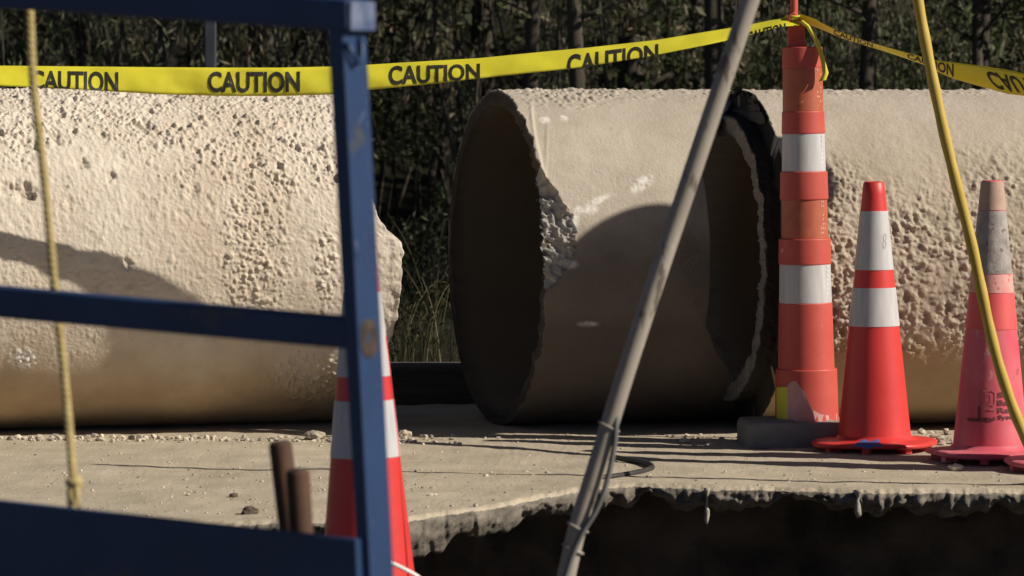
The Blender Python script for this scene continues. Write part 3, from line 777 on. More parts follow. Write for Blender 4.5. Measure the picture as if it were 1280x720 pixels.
# worn patch and yellow sticker on the bottom section
def skin_patch(name, pts, m, r):
    """pts: list of (photo column, ytop, ybot) on a drum of radius r"""
    V = []
    for px, yt, yb in pts:
        X = np.clip((px - 1009.5) / KD, -r * 0.98, r * 0.98); Yv = -math.sqrt(r * r - X * X)
        V.append([(X, Yv, hz(yt)), (X, Yv, hz(yb))])
    V = np.array(V); n = len(pts)
    F = np.array([[2 * i, 2 * i + 1, 2 * i + 3, 2 * i + 2] for i in range(n - 1)])
    return link(name, mesh_np(name, V.reshape(-1, 3), F), M[m], root)
skin_patch('worn_patch', [(984, 478, 529), (989, 474, 529), (994, 473, 529), (999, 480, 529), (1004, 486, 529), (1008, 497, 529), (1014, 509, 529), (1024, 515, 529), (1034, 517, 529), (1046, 516, 529)], 'scuff', 0.1068)
skin_patch('yellow_sticker', [(971.0, 482, 528), (974, 482, 528), (978, 481, 528), (984, 481, 528)], 'yellow_sticker', 0.1074)
# handle
mb = MB()
zt = hz(57)
q = lambda x: (x - 1002) / KD
mb.prism([(q(984), -0.022, hz(18)), (q(992), -0.022, hz(14)), (q(1005), -0.022, hz(30)), (q(1005), -0.022, zt - 0.003)][::1] , np.array([0, 0, 0]), np.array([0, 0.044, 0]))
mb.prism([(q(984), -0.0221, zt - 0.003), (q(984), -0.0221, hz(18)), (q(1005), -0.0221, hz(30)), (q(1005), -0.0221, zt - 0.0031)], np.array([0, 0, 0]), np.array([0, 0.0442, 0]))
mb.tube([(q(992), 0, hz(24)), (q(992.5), 0, hz(0)), (q(993), 0, hz(-34)), (q(993), 0, hz(-36))], [0.0135, 0.0130, 0.0125, 0.008], 12)
bevel(link('handle', autosmooth(mb.mesh('handle'), 30), M['orange_old'], root), 0.003)
# rubber foot
mb = MB(); fx, fy, fh = 0.186, 0.15, 0.082
prf = [(1.0, 0.0), (1.0, 0.062), (0.985, 0.075), (0.95, 0.082), (0.62, 0.0835), (0.60, 0.088), (0.3, 0.088)]
V = []
for sc_, z in prf:
    ring = []
    for (sx, sy) in ((-1, -1), (1, -1), (1, 1), (-1, 1)):
        for k in range(5):
            a = math.radians({(-1, -1): 180, (1, -1): 270, (1, 1): 0, (-1, 1): 90}[(sx, sy)] + 90 * k / 4)
            ring.append((sx * (fx * sc_ - 0.03) + 0.03 * math.cos(a) - 0.035, sy * (fy * sc_ - 0.03) + 0.03 * math.sin(a), z))
    V.append(ring)
V = np.array(V)
mb.add(V, [grid_faces(len(prf), 20, wrap_c=True)])
mb.ngon_cap(np.arange(20) + (len(prf) - 1) * 20, (-0.035, 0, 0.088))
ft = link('rubber_foot', autosmooth(mb.mesh('rubber_foot'), 30), M['rubber'], root)
ft.rotation_euler = (0, math.radians(0.9), math.radians(4))

# ------------------------------------------------------------------ caution tape
class Ribbon:
    def __init__(s, st, width=0.094):
        a = np.array(st, float); s.a = a; s.w = width
    def __call__(s, px, v, off=0.0):
        a = s.a; px = np.asarray(px, float); v = np.asarray(v, float)
        yt, yb, D = (np.interp(px, a[:, 0], a[:, k]) for k in (1, 2, 3))
        h = (yb - yt) * D / FPX
        dep = np.sqrt(np.maximum(s.w ** 2 - h ** 2, 0)) * s.a[0, 4]
        curl = 0.006 * (1 - (2 * v - 1) ** 2) * np.clip(h / s.w, 0, 1)
        wrk = 0.005 * np.sin(px * 0.045) * np.sin(v * 3 + px * 0.02) + 0.0045 * fbm(px * 0.035 + v * 0.6, v * 1.4 - px * 0.008, 611, 3)
        D2 = D + dep * (0.5 - v) * 1.0 - curl + wrk - off
        y = yb + (yt - yb) * v
        aa, bb = (px - 640) / FPX, (360 - y) / FPX
        d = np.stack([aa, CP + bb * SP, -SP + bb * CP], -1)
        return np.array([0, 0, CAMH]) + d * (D2 / d[..., 1])[..., None]
    def mesh(s, x0, x1, step, name, nv=9, thick=0.0009):
        px = np.arange(x0, x1 + 0.1, step); v = np.linspace(0, 1, nv)
        PX, VV = np.meshgrid(px, v, indexing='ij')
        A, B = s(PX, VV), s(PX, VV, -thick)
        n = len(px)
        F = grid_faces(n, nv)
        V = np.concatenate([A.reshape(-1, 3), B.reshape(-1, 3)]); k = n * nv
        e = []
        i = np.arange(n - 1)
        e.append(np.stack([i * nv, (i + 1) * nv, k + (i + 1) * nv, k + i * nv], 1))
        e.append(np.stack([i * nv + nv - 1, k + i * nv + nv - 1, k + (i + 1) * nv + nv - 1, (i + 1) * nv + nv - 1], 1))
        return mesh_np(name, V, [F, F[:, ::-1] + k, *e])
    def words(s, body, x0, x1, vb, vt, parent, bold=0.028, slope=0.0, flip=False, shear=0.0):
        for i, ch in enumerate(body): pass
        v, f = text_mesh(body, bold)
        v = v / v.max(0)
        # split long triangles' vertices is unnecessary at this size
        vv = vb + (vt - vb) * (1 - v[:, 1] if flip else v[:, 1]) + slope * v[:, 0]
        px = x0 + (x1 - x0) * v[:, 0] + shear * (v[:, 1] - 0.5)
        vv = np.clip(vv, 0.005, 0.995)
        V = s(px, vv, 0.0020)
        return link('printed_word', mesh_np('printed_word', V, f, smooth=False), M['ink'], parent)
TL = Ribbon([(-260, 76, 104, 13.72, -0.85), (0, 82, 107.5, 13.84, 0.5), (100, 83, 112, 13.87, 0.5), (200, 84, 118, 13.906, 0.5), (280, 84.5, 120, 13.937, 0.5), (350, 84.5, 120, 13.958, 0.5),
             (420, 83, 118, 13.977, 0.5), (465, 80.5, 112, 13.987, 0.5), (540, 76, 105, 13.986, 0.5), (600, 72.5, 98, 13.989, 0.5), (680, 64.5, 89.5, 13.993, 0.5), (730, 60, 84, 13.996, 0.5),
             (820, 50, 69, 14.008, 0.5), (880, 40, 57, 14.03, 0.5), (930, 32, 46, 14.07, 0.5), (960, 26, 37, 14.08, 0.5), (980, 21, 33, 14.085, 0.5), (1001, 18, 32, 14.10, 0.5)])
TR = Ribbon([(1000, 17, 28, 14.10, 0.5), (1018, 23, 33.5, 14.08, 0.5), (1033, 31.5, 39.5, 14.06, 0.5), (1050, 39.5, 47, 14.03, 0.5), (1085, 52, 58, 13.96, 0.5), (1120, 62, 69, 13.88, 0.5), (1155, 71.5, 81, 13.79, 0.5),
             (1170, 75.5, 89, 13.75, 0.5), (1190, 77.5, 98, 13.70, 0.5), (1225, 82, 108, 13.62, 0.5), (1260, 87.5, 117.5, 13.54, 0.5), (1290, 94, 121, 13.47, 0.5), (1330, 102, 126, 13.38, 0.5), (1520, 118, 140, 13.0, 0.5)])
tp = empty('caution_tape', at(990, 25, 14.05))
tag(tp, 'yellow caution tape tied to the orange post and strung across above the pipes', 'caution tape')
def under(o, root_):
    o.parent = root_
    o.matrix_parent_inverse = root_.matrix_basis.inverted()
bpy.context.view_layer.update()
def tape_part(name, me):
    o = link(name, me, M['tape']); o.parent = tp
    me.transform(__import__('mathutils').Matrix.Translation(-tp.location))
    return o
tl = tape_part('tape_strip', TL.mesh(-260, 1001, 6, 'tape_strip'))
trp = tape_part('tape_strip', TR.mesh(1000, 1520, 4, 'tape_strip'))
off_m = __import__('mathutils').Matrix.Translation(-tp.location)
for args in (('CAUTION', 39, 148, -0.08, 0.80, tl), ('CAUTION', 260, 375, 0.12, 0.86, tl), ('CAUTION', 486, 600, 0.12, 0.90, tl), ('CAUTION', 709, 823, -0.42, 0.74, tl), ('CAUTION', 934, 982, -0.75, 0.34, tl)):
    w = (TL.words(*args, slope=-0.16) if args[1] in (486,) else TL.words(*args)); w.data.transform(off_m)
for a, kw in ((('CAUTION', 1042, 1091, 0.05, 0.95, trp), {}), (('CAUTION', 1134, 1192, 0.1, 0.9, trp), {}), (('CAUTION', 1236, 1330, 0.10, 0.80, trp), dict(flip=True, shear=14))):
    w = TR.words(*a, **kw); w.data.transform(off_m)
mb = MB(); tail = [(1001, 26), (1010, 33), (1018, 46), (1025, 62), (1029, 78), (1032, 92), (1028, 101)]
A = []
for i, (x, y) in enumerate(tail):
    w_ = [2.2, 2.6, 2.6, 2.4, 2.6, 3.8, 4.5][i]
    A.append([at(x - w_, y + 1, 14.06 - 0.004 * i), at(x, y, 14.048 - 0.004 * i), at(x + w_, y - 1, 14.06 - 0.004 * i)])
A = np.array(A); Bk = A + np.array([0, 0.0012, 0]); n = len(tail)
mb.add(A, [grid_faces(n, 3)]); mb.add(Bk, [grid_faces(n, 3)[:, ::-1]])
tape_part('tape_tail', mb.mesh('tape_tail'))
mb = MB(); kn = at(993, 26, 14.10)     # loops of tape round the handle
for k in range(3):
    a = np.linspace(0, 2 * math.pi, 25)
    mb.tube(np.stack([kn[0] + 0.030 * np.cos(a), kn[1] + 0.02 + 0.030 * np.sin(a), kn[2] + 0.008 * (k - 1) + 0.006 * np.cos(a + k)], 1), 0.0055, 6, caps=False)
tape_part('tape_knot', mb.mesh('tape_knot'))

# ------------------------------------------------------------------ blue steel gate in the foreground
AG = math.radians(28)
GP0 = at(433, 300, 7.0); GF = np.array([-math.sin(AG), -math.cos(AG), 0]); GB = -GF
def gp(px, py, off=0.0):
    d = ray(px, py); o_ = np.array([0, 0, CAMH])
    t = (GP0 + GB * off - o_).dot(GF) / d.dot(GF)
    return o_ + d * t
gate = empty('blue_gate', tuple(gp(450, 1085)))
tag(gate, 'dark blue steel gate with scratched post, two rails and a solid bottom panel', 'gate')
gloc = np.array(gate.location)
def gpart(name, quad, d0, d1, m='blue', bw=0.003, parent=None):
    mb = MB(); mb.prism([gp(*q_) - gloc for q_ in quad], GB * d0, GB * d1)
    o = link(name, mb.mesh(name, False), M[m], parent or gate)
    if bw: bevel(o, bw, 3)
    return o
post = gpart('gate_post', [(407.5, 6), (427, 6), (482, 1085), (467, 1085)], 0.0, 0.078)
rail = gpart('top_rail', [(-300, -52), (436, -1), (437, 40), (-300, -10)], -0.004, 0.084, bw=0.008)
mrail = gpart('middle_rail', [(-300, 333), (429.5, 397.5), (432, 437), (-300, 371)], 0.004, 0.055, bw=0.005)
panel = gpart('bottom_panel', [(-300, 592), (452, 673), (470, 1085), (-300, 1060)], -0.020, -0.001, bw=0.002)
gpart('gate_post', [(-320, -20), (-296, -20), (-290, 1075), (-310, 1075)], 0.0, 0.078)
# end cap, worn pale
q4 = [gp(437, -1), gp(437, 40)]
e1 = np.array(q4[0]) + (np.array(q4[1]) - np.array(q4[0])) * 0.06; e2 = np.array(q4[0]) + (np.array(q4[1]) - np.array(q4[0])) * 0.94
rt = np.array([math.cos(AG), -math.sin(AG), 0])
mb = MB(); mb.prism([e1 - gloc + GB * 0.000, e1 - gloc + GB * 0.080, e2 - gloc + GB * 0.080, e2 - gloc + GB * 0.000], rt * 0.003, rt * -0.001)
link('end_cap', mb.mesh('end_cap', False), M['blue_cap'], rail)
# lit side face of the post: keep marks on it
def on_side(px_frac, y, lift):
    """point on the right side of the post; px_frac 0 = front edge, 1 = back edge"""
    xf = 427 + (482 - 427) * (y - 6) / 1079.0
    return gp(xf, y) + GB * (0.078 * px_frac) + rt * lift - gloc
mb = MB()
for r0, lift in ((1.0, 0.0015),):
    a = np.linspace(0, 2 * math.pi, 20, endpoint=False)
    ring = np.array([on_side(0.42 + 0.36 * math.cos(t), 424 + 26 * math.sin(t) + 2 * math.sin(3 * t), lift) for t in a])
    ring2 = np.array([on_side(0.42 + 0.22 * math.cos(t), 424 + 19 * math.sin(t), lift + 0.003) for t in a])
    mb.add(np.concatenate([ring, ring2]), [np.array([[i, (i + 1) % 20, 20 + (i + 1) % 20, 20 + i] for i in range(20)])])
    mb.ngon_cap(20 + np.arange(20), on_side(0.42, 424, -0.002))
link('rust_hole', mb.mesh('rust_hole'), M['rust_dark'], post)
mb = MB(); mb.tube([on_side(0.06, 52, 0.003), on_side(0.12, 66, 0.009), on_side(0.30, 79, 0.012), on_side(0.50, 74, 0.010), on_side(0.60, 60, 0.008), on_side(0.62, 46, 0.003)], 0.0045, 8)
link('hook', mb.mesh('hook'), M['blue'], post)
for pts in ([(0.72, 140), (0.60, 146), (0.45, 154), (0.40, 160)], [(0.05, 300), (0.08, 310), (0.05, 322)]):
    mb = MB(); mb.tube([on_side(a_, b_, 0.0008) for a_, b_ in pts], 0.0013, 5)
    link('paint_scratch', mb.mesh('paint_scratch'), M['blue_cap'], post)
mb = MB()
for k in range(46):
    a_, b_ = RND.uniform(0.1, 0.95), RND.uniform(60, 720)
    P = on_side(a_, b_, 0.0004); s_ = RND.uniform(0.0007, 0.0022)
    mb.add(ICO_V * s_ * np.array([1, 1, RND.uniform(0.8, 1.8)]) + P, [ICO_F])
so = link('paint_chips', mb.mesh('paint_chips'), M['blue_cap'], post); so['kind'] = 'stuff'

# rusty stakes behind the panel
def stake(label, a, b, D, r, zb=-0.1):
    A_, B_ = at(*a, D), at(*b, D)
    d = (B_ - A_) / (A_[2] - B_[2]); E = A_ + d * (A_[2] - zb)
    root_ = empty('rusty_stake', tuple(E)); tag(root_, label, 'steel stake', 'rusty stakes behind the gate panel')
    mb = MB(); u = (A_ - E) / np.linalg.norm(A_ - E); Ln = np.linalg.norm(A_ - E)
    mb.tube([u * 0, u * Ln * 0.5, u * (Ln - 0.008), u * (Ln - 0.003), u * Ln], [r, r, r, r * 0.95, r * 0.8], 20)
    link('shaft', autosmooth(mb.mesh('shaft'), 45), M['rust'], root_)
    mb = MB(); mb.tube([u * (Ln - 0.001), u * (Ln + 0.0015)], [r * 0.62, r * 0.60], 16)
    link('hollow_end', mb.mesh('hollow_end'), M['cable'], root_)
stake('taller rusty steel stake, leaning, left of its shorter twin', (350, 552), (364, 670), 7.62, 0.0212)
stake('shorter rusty steel stake touching the taller one', (372, 587), (377, 668), 7.40, 0.0212)

# ------------------------------------------------------------------ yellow rope on the gate
def rope_mesh(name, pts, r, pitch, strands=3, seg=6, n=None):
    pts = np.array(pts); d = np.r_[0, np.cumsum(np.linalg.norm(np.diff(pts, axis=0), axis=1))]
    n = n or int(d[-1] / 0.003)
    t = np.linspace(0, d[-1], n)
    P = np.stack([np.interp(t, d, pts[:, k]) for k in range(3)], 1)
    mb = MB()
    for k in range(strands):
        a = 2 * math.pi * (t / pitch + k / strands)
        mb.tube(P + r * 0.5 * np.stack([np.cos(a), np.sin(a), 0 * a], 1), r * 0.58, seg)
    return mb
R0 = [gp(36, -12, 0.095), gp(38, 30, 0.095), gp(41, 110, 0.085), gp(52, 190, 0.08), gp(62, 290, 0.08), gp(70, 380, 0.08), gp(79, 450, 0.075), gp(86, 530, 0.055), gp(92, 604, 0.02), gp(93, 640, 0.015)]
# smooth it
tq = np.linspace(0, len(R0) - 1, 60); R0s = np.stack([np.interp(tq, range(len(R0)), np.array(R0)[:, k]) for k in range(3)], 1)
for _ in range(12): R0s[1:-1] = (R0s[:-2] + 2 * R0s[1:-1] + R0s[2:]) / 4
rope = empty('rope', tuple(R0s[-1])); tag(rope, 'weathered yellow twisted rope hanging from the top rail of the gate, knotted low', 'rope')
rl = np.array(rope.location)
link('rope_length', rope_mesh('rope_length', R0s - rl, 0.0076, 0.036).mesh('rope_length'), M['rope'], rope)
mb = MB(); kc = gp(92, 603, 0.018) - rl
a = np.linspace(0, 4 * math.pi, 60)
mb.tube(np.stack([kc[0] + 0.009 * np.cos(a), kc[1] + 0.010 * np.sin(a), kc[2] + 0.014 * (a / (4 * math.pi) - 0.5) + 0.004 * np.sin(a * 0.5)], 1), 0.0065, 8)
mb.tube(np.array([kc + [0.006, -0.004, -0.004], kc + [0.004, -0.002, -0.022], kc + [0.007, 0, -0.045]]), 0.0065, 8)
mb.tube(np.array([kc + [-0.004, -0.004, 0.004], kc + [-0.006, -0.004, -0.02], kc + [-0.004, 0, -0.045]]), 0.0062, 8)
link('knot', mb.mesh('knot'), M['rope'], rope)

# ------------------------------------------------------------------ grey leaning pole with cable
DP = 9.3
ctrl = [(980, -128), (938, 0), (894, 130), (850, 262), (803, 400), (765, 520), (744, 590), (722, 655), (709, 715), (696, 775), (679, 856)]
PPts = np.array([at(x, y, DP) for x, y in ctrl])
tq = np.linspace(0, len(ctrl) - 1, 60); PS = np.stack([np.interp(tq, range(len(ctrl)), PPts[:, k]) for k in range(3)], 1)
for _ in range(10): PS[1:-1] = (PS[:-2] + 2 * PS[1:-1] + PS[2:]) / 4
pole = empty('grey_pole', tuple(PS[-1])); tag(pole, 'slim grey pole leaning across the foreground with a thin cable strapped along its foot', 'pole')
pl0 = np.array(pole.location)
mb = MB(); mb.tube(PS - pl0, np.interp(np.linspace(0, 1, 60), [0, 1], [0.0205, 0.0205]), 20)
link('pole_shaft', mb.mesh('pole_shaft'), M['galv'], pole)
cb = [(771, 520, -.012), (770, 532, -.018), (769, 553, -.020), (763, 585, -.021), (756, 612, -.022), (745, 640, -.022), (730, 662, -.022), (717, 690, -.022), (704, 730, -.022), (686, 800, -.022)]
CPt = np.array([at(x, y, DP + o_) for x, y, o_ in cb]); tq = np.linspace(0, len(cb) - 1, 50)
CS = np.stack([np.interp(tq, range(len(cb)), CPt[:, k]) for k in range(3)], 1)
for _ in range(5): CS[1:-1] = (CS[:-2] + 2 * CS[1:-1] + CS[2:]) / 4
mb = MB(); mb.tube(CS - pl0, 0.0062, 10); link('cable', mb.mesh('cable'), M['grey_cable'], pole)
for (x0, y0, x1, y1) in ((755, 530, 767, 536), (713, 656, 731, 662), (707, 684, 725, 688)):
    mb = MB(); c_ = (at(x0, y0, DP) + at(x1, y1, DP)) / 2 - pl0; sl = 0.011
    a = np.linspace(0, 2 * math.pi, 25)
    mb.tube(np.stack([c_[0] + 0.0222 * np.cos(a), c_[1] + 0.0225 * np.sin(a), c_[2] - sl * np.cos(a)], 1), 0.0026, 6, caps=False)
    link('tie', mb.mesh('tie'), M['galv'], pole)

# ------------------------------------------------------------------ yellow hose
DH = 12.62
hc = [(1128, -120), (1147, 0), (1158, 60), (1172, 130), (1190, 210), (1214, 300), (1228, 370), (1243, 440), (1262, 500), (1281, 548), (1300, 582), (1316, 600), (1345, 609), (1400, 611), (1500, 611)]
HP = np.array([at(x, y, DH) if i < 11 else np.array([*gnd(x, y + 4)[:2], 0.020]) for i, (x, y) in enumerate(hc)])
tq = np.linspace(0, len(hc) - 1, 120); HS = np.stack([np.interp(tq, range(len(hc)), HP[:, k]) for k in range(3)], 1)
for _ in range(20): HS[1:-1] = (HS[:-2] + 2 * HS[1:-1] + HS[2:]) / 4
mb = MB(); mb.tube(HS, 0.0165 + 0.0008 * np.sin(np.arange(120) * 0.9), 14)
tag(link('hose', mb.mesh('hose'), M['hose']), 'dirty yellow hose hanging in front of the pink cone', 'hose')

# loose dark cable on the pavement
cl = [(742, 569), (765, 574), (785, 578), (803, 580.5), (814, 584), (816, 588), (806, 591.5), (790, 595), (772, 598), (750, 600.5), (735, 601)]
CL = np.array([np.array([*gnd(x, y)[:2], 0.008]) for x, y in cl])
tq = np.linspace(0, len(cl) - 1, 70); CS = np.stack([np.interp(tq, range(len(cl)), CL[:, k]) for k in range(3)], 1)
for _ in range(6): CS[1:-1] = (CS[:-2] + 2 * CS[1:-1] + CS[2:]) / 4
mb = MB(); mb.tube(CS, 0.0085, 10)
tag(link('loose_cable', mb.mesh('loose_cable'), M['cable']), 'dark cable bent in a loop on the pavement by the trench edge', 'cable')

# ------------------------------------------------------------------ stones and gravel
def zg(x, y): return 0.010 * fbm(np.array([x * 1.3]), np.array([y * 1.3]), 21, 3)[0]
P, Rr = [], []
def strew(n, px, py, r0, r1, pw=2.0):
    for _ in range(n):
        x, y = RND.uniform(*px), RND.uniform(*py)
        p = gnd(x, y); r = r0 + (r1 - r0) * RND.random() ** pw
        if p[1] < np.interp(p[0], xs, eY) + 0.03: continue
        P.append((p[0], p[1], zg(p[0], p[1]) - 0.002)); Rr.append(r)
strew(420, (-40, 515), (546.5, 552), 0.003, 0.0155)
strew(60, (0, 520), (551, 556), 0.002, 0.007)
strew(90, (495, 575), (545, 556), 0.002, 0.011)
strew(60, (840, 960), (545, 556), 0.003, 0.011)
strew(90, (1120, 1300), (541, 556), 0.003, 0.018)
strew(40, (560, 900), (543, 552), 0.003, 0.012)
strew(2600, (-40, 1320), (550, 655), 0.0012, 0.0060, 3.0)
strew(160, (220, 700), (590, 640), 0.002, 0.009, 2.5)
gv = link('gravel', stones_mesh('gravel', np.array(P), np.array(Rr)), M['stone']); tag(gv, kind='stuff')
gv['label'] = 'pale gravel and crumbs scattered on the dusty pavement'
def big_stone(px, py, r, label, m='stone', tint=(0.95, 0.93, 0.9)):
    import bmesh
    p = gnd(px, py)
    bm = bmesh.new(); bmesh.ops.create_icosphere(bm, subdivisions=3, radius=1)
    from mathutils import noise
    for v_ in bm.verts:
        c = v_.co.copy(); v_.co = c * (1 + 0.35 * noise.noise(c * 1.7 + Vector((px, 0, 0))) + 0.15 * noise.noise(c * 4))
        v_.co.x *= r * 1.35; v_.co.y *= r; v_.co.z *= r * 0.75
    me = bpy.data.meshes.new('stone'); bm.to_mesh(me); bm.free()
    a_ = me.color_attributes.new('tint', 'FLOAT_COLOR', 'POINT')
    for d_ in a_.data: d_.color = (*tint, 1)
    o = link('stone', me, M[m]); o.location = (p[0], p[1], r * 0.5)
    tag(o, label, 'stone', 'larger stones on the pavement')
big_stone(393, 549, 0.024, 'lumpy grey stone by the left pipe, left of the near cone', tint=(0.6, 0.57, 0.52))
big_stone(1195, 588, 0.017, 'small white stone in front of the pink cone')
big_stone(312, 643, 0.018, 'dark flat stone near the rusty stakes', tint=(0.16, 0.13, 0.11))
big_stone(292, 575 + 46, 0.009, 'little dark stone midway between the rope and the stakes', tint=(0.2, 0.16, 0.13))
big_stone(506, 546, 0.019, 'pale lump of rubble at the right of the near cone', tint=(0.8, 0.74, 0.66))
big_stone(855, 553, 0.013, 'thin pale chip of concrete beside the black rubber foot', tint=(0.8, 0.76, 0.7))

# ------------------------------------------------------------------ unseen board added right of the frame, shaped to shadow the middle pipe
def on_mid(px, py):                       # photo point on the skin of the middle pipe
    a_ = math.radians(17.5); n_ = np.array([-math.sin(a_), math.cos(a_), 0]); d = ray(px, py)
    o_ = np.array([0, 0, CAMH]) - np.array([mxx, myy, RO])
    A2 = np.array([d.dot(n_), d[2]]); O2 = np.array([o_.dot(n_), o_[2]])
    a, b, c = A2.dot(A2), 2 * A2.dot(O2), O2.dot(O2) - RO * RO
    return np.array([0, 0, CAMH]) + d * ((-b - math.sqrt(b * b - 4 * a * c)) / (2 * a))
e1 = np.cross(SUN, [0, 0, 1]); e1 /= np.linalg.norm(e1); e2 = np.cross(e1, SUN)
q3 = np.array([[on_mid(*p).dot(e1), on_mid(*p).dot(e2)] for p in ((695, 325), (795, 258), (862, 262))])
Am = 2 * (q3[1:] - q3[0]); bm_ = (q3[1:] ** 2).sum(1) - (q3[0] ** 2).sum()
cc = np.linalg.solve(Am, bm_); rr = np.linalg.norm(q3[0] - cc)
base_t = on_mid(795, 258).dot(SUN)
sc_ = e1 * cc[0] + e2 * cc[1] + SUN * (base_t + 2.55)
print('SIGN', sc_, rr, proj(sc_[None]))
shadow_caster = empty('work_board', (sc_[0], sc_[1], 0)); tag(shadow_caster, 'small arched orange work board on a thin stand, just beyond the right edge', 'sign')
a_ = np.arctan2(q3[:, 1] - cc[1], q3[:, 0] - cc[0]); th_ = np.linspace(a_[0], a_[2], 30); sl = sc_ - np.array(shadow_caster.location)
out2 = [(cc[0] + rr * math.cos(t), cc[1] + rr * math.sin(t)) for t in th_] + [(-14.165, 2.44), (-14.13, 2.33), (-14.06, 2.26), (-13.90, 2.26), (-13.855, 2.33), (-13.85, 2.5)]
r1_ = np.array([sl + (p[0] - cc[0]) * e1 + (p[1] - cc[1]) * e2 for p in out2]); nb = len(r1_); ctr = r1_.mean(0)
mb = MB()
mb.add(np.concatenate([r1_ - SUN * 0.004, r1_ + SUN * 0.004]), [np.array([[i, (i + 1) % nb, nb + (i + 1) % nb, nb + i] for i in range(nb)])])
mb.ngon_cap(np.arange(nb)[::-1], ctr - SUN * 0.004); mb.ngon_cap(nb + np.arange(nb), ctr + SUN * 0.004)
link('board_face', mb.mesh('board_face', False), M['orange'], shadow_caster)
mb = MB(); mb.tube([(0, 0, 0.02), (0, 0, sl[2])] - SUN * 0.03, 0.014, 10); link('stand_pole', mb.mesh('stand_pole'), M['galv'], shadow_caster)
for k in range(4):
    a = k * math.pi / 2 + 0.5; mb = MB(); mb.tube([(0, 0, 0.16), (0.42 * math.cos(a), 0.42 * math.sin(a), 0.012)] - np.array([SUN[0], SUN[1], 0]) * 0.03, 0.011, 8); link('stand_leg', mb.mesh('stand_leg'), M['galv'], shadow_caster)

# ------------------------------------------------------------------ vegetation
def leaf_cloud(P, N, size, aspect, cols, up=0.3, droop=None):
    """n small two-triangle leaves at P, tinted"""
    n = len(P)
    d = rng.normal(0, 1, (n, 3)); 
    if droop is not None: d = d * np.array([0.35, 0.35, 1.0]); 
    d /= np.linalg.norm(d, axis=1)[:, None]
    r = rng.normal(0, 1, (n, 3)); e = np.cross(d, r); e /= np.linalg.norm(e, axis=1)[:, None] + 1e-9
    s_ = (size * rng.uniform(0.5, 1.4, n))[:, None]
    V = np.stack([P - d * s_, P + e * s_ * aspect, P + d * s_, P - e * s_ * aspect], 1)
    F = np.arange(n * 4).reshape(n, 4)
    ci = rng.integers(0, len(cols), n); c = np.array(cols)[ci] * rng.uniform(0.65, 1.25, (n, 1))
    return V.reshape(-1, 3), F, np.repeat(c, 4, 0)
GREENS = [(0.055, 0.075, 0.028), (0.07, 0.085, 0.035), (0.045, 0.055, 0.025), (0.10, 0.095, 0.05)]
DULL = [(0.19, 0.19, 0.12), (0.23, 0.21, 0.15), (0.14, 0.155, 0.085), (0.30, 0.26, 0.20), (0.10, 0.12, 0.06)]
def tree_meshes(seed, H, r0, slender):
    r = np.random.default_rng(seed)
    mb = MB()
    n = 12; t = np.linspace(0, 1, n)
    lean = r.normal(0, 0.035, 2)
    cx = np.cumsum(r.normal(0, 0.035, n)) * 0.6 + lean[0] * t * H; cy = np.cumsum(r.normal(0, 0.035, n)) * 0.6 + lean[1] * t * H
    cx -= cx[0]; cy -= cy[0]
    tr = np.stack([cx, cy, t * H], 1)
    mb.tube(tr, r0 * (1 - 0.8 * t) * np.where(t < 0.05, 1.35, 1.0), 8)
    tips = []
    for k in range(16 if not slender else 11):
        tb = r.uniform(0.10, 0.97); b = np.array([np.interp(tb, t, tr[:, i]) for i in range(3)])
        a = r.uniform(0, 2 * math.pi); ln = (1 - 0.55 * tb) * r.uniform(0.5, 1.0) * (0.22 if slender else 0.30) * H
        if tb < 0.28: ln *= 0.5
        dv = np.array([math.cos(a), math.sin(a), r.uniform(0.25, 0.9)])
        pts = np.array([b + dv * ln * q_ + np.array([0, 0, 0.06 * ln * q_ * q_]) + r.normal(0, 0.02, 3) * ln * q_ for q_ in np.linspace(0, 1, 5)])
        mb.tube(pts, r0 * 0.42 * (1 - 0.6 * tb) * np.linspace(1, 0.25, 5), 5)
        tips += [pts[2], pts[3], pts[4], pts[4]]
    trunk = mb.mesh('trunk')
    P = []
    for tp_ in tips:
        m = 70 if tp_[2] > 0.3 * H else 34
        P.append(tp_ + r.normal(0, 1, (m, 3)) * np.array([0.30, 0.30, 0.24]) * (0.09 * H))
    P = np.concatenate(P); P = P[P[:, 2] > 0.25]
    V, F, c = leaf_cloud(P, None, 0.034 if slender else 0.045, 0.40, GREENS)
    crown = mesh_np('crown', V, F, c, smooth=False)
    trunk.materials.append(M['bark']); crown.materials.append(M['leaf'])
    return trunk, crown
variants = [tree_meshes(900 + k, H, r0, sl) for k, (H, r0, sl) in enumerate([(7.5, 0.085, False), (6.5, 0.055, True), (8.2, 0.11, False), (5.8, 0.045, True), (7.0, 0.065, True), (8.8, 0.13, False)])]
def put_tree(x, y, k, inview):
    tr, cr = variants[k]
    z = -0.03 + max(0, y - 33) * 0.42 - 0.03
    root_ = empty('slender_tree', (x, y, z), (0, 0, RND.uniform(0, 6.28)))
    s_ = RND.uniform(0.85, 1.15); root_.scale = (s_, s_, s_)
    tag(root_, 'dark slender tree in the shaded wood behind the concrete pipes', 'tree', 'trees of the wood behind the pipes')
    for nm, me in (('trunk', tr), ('crown', cr)):
        o = bpy.data.objects.new(nm, me); COL.objects.link(o); o.parent = root_
cnt = 0
for i in range(46):                        # seen trees
    y = RND.uniform(23.5, 33); x = RND.uniform(-0.15, 0.15) * y * 1.02
    put_tree(x, y, RND.choice([1, 3, 4, 1, 3, 4, 0, 2]), True)
for i in range(9):                         # thin stems standing clear in front of the brush
    put_tree(RND.uniform(0.0, 3.3), RND.uniform(22.2, 23.4), RND.choice([1, 3, 3]), True)
for i in range(16):                        # the wood goes on to the right and left of the frame
    y = RND.uniform(26, 38); x = (0.15 * y + RND.uniform(0.3, 17)) 
    put_tree(x, y, RND.choice([0, 2, 5, 0, 4]), False)
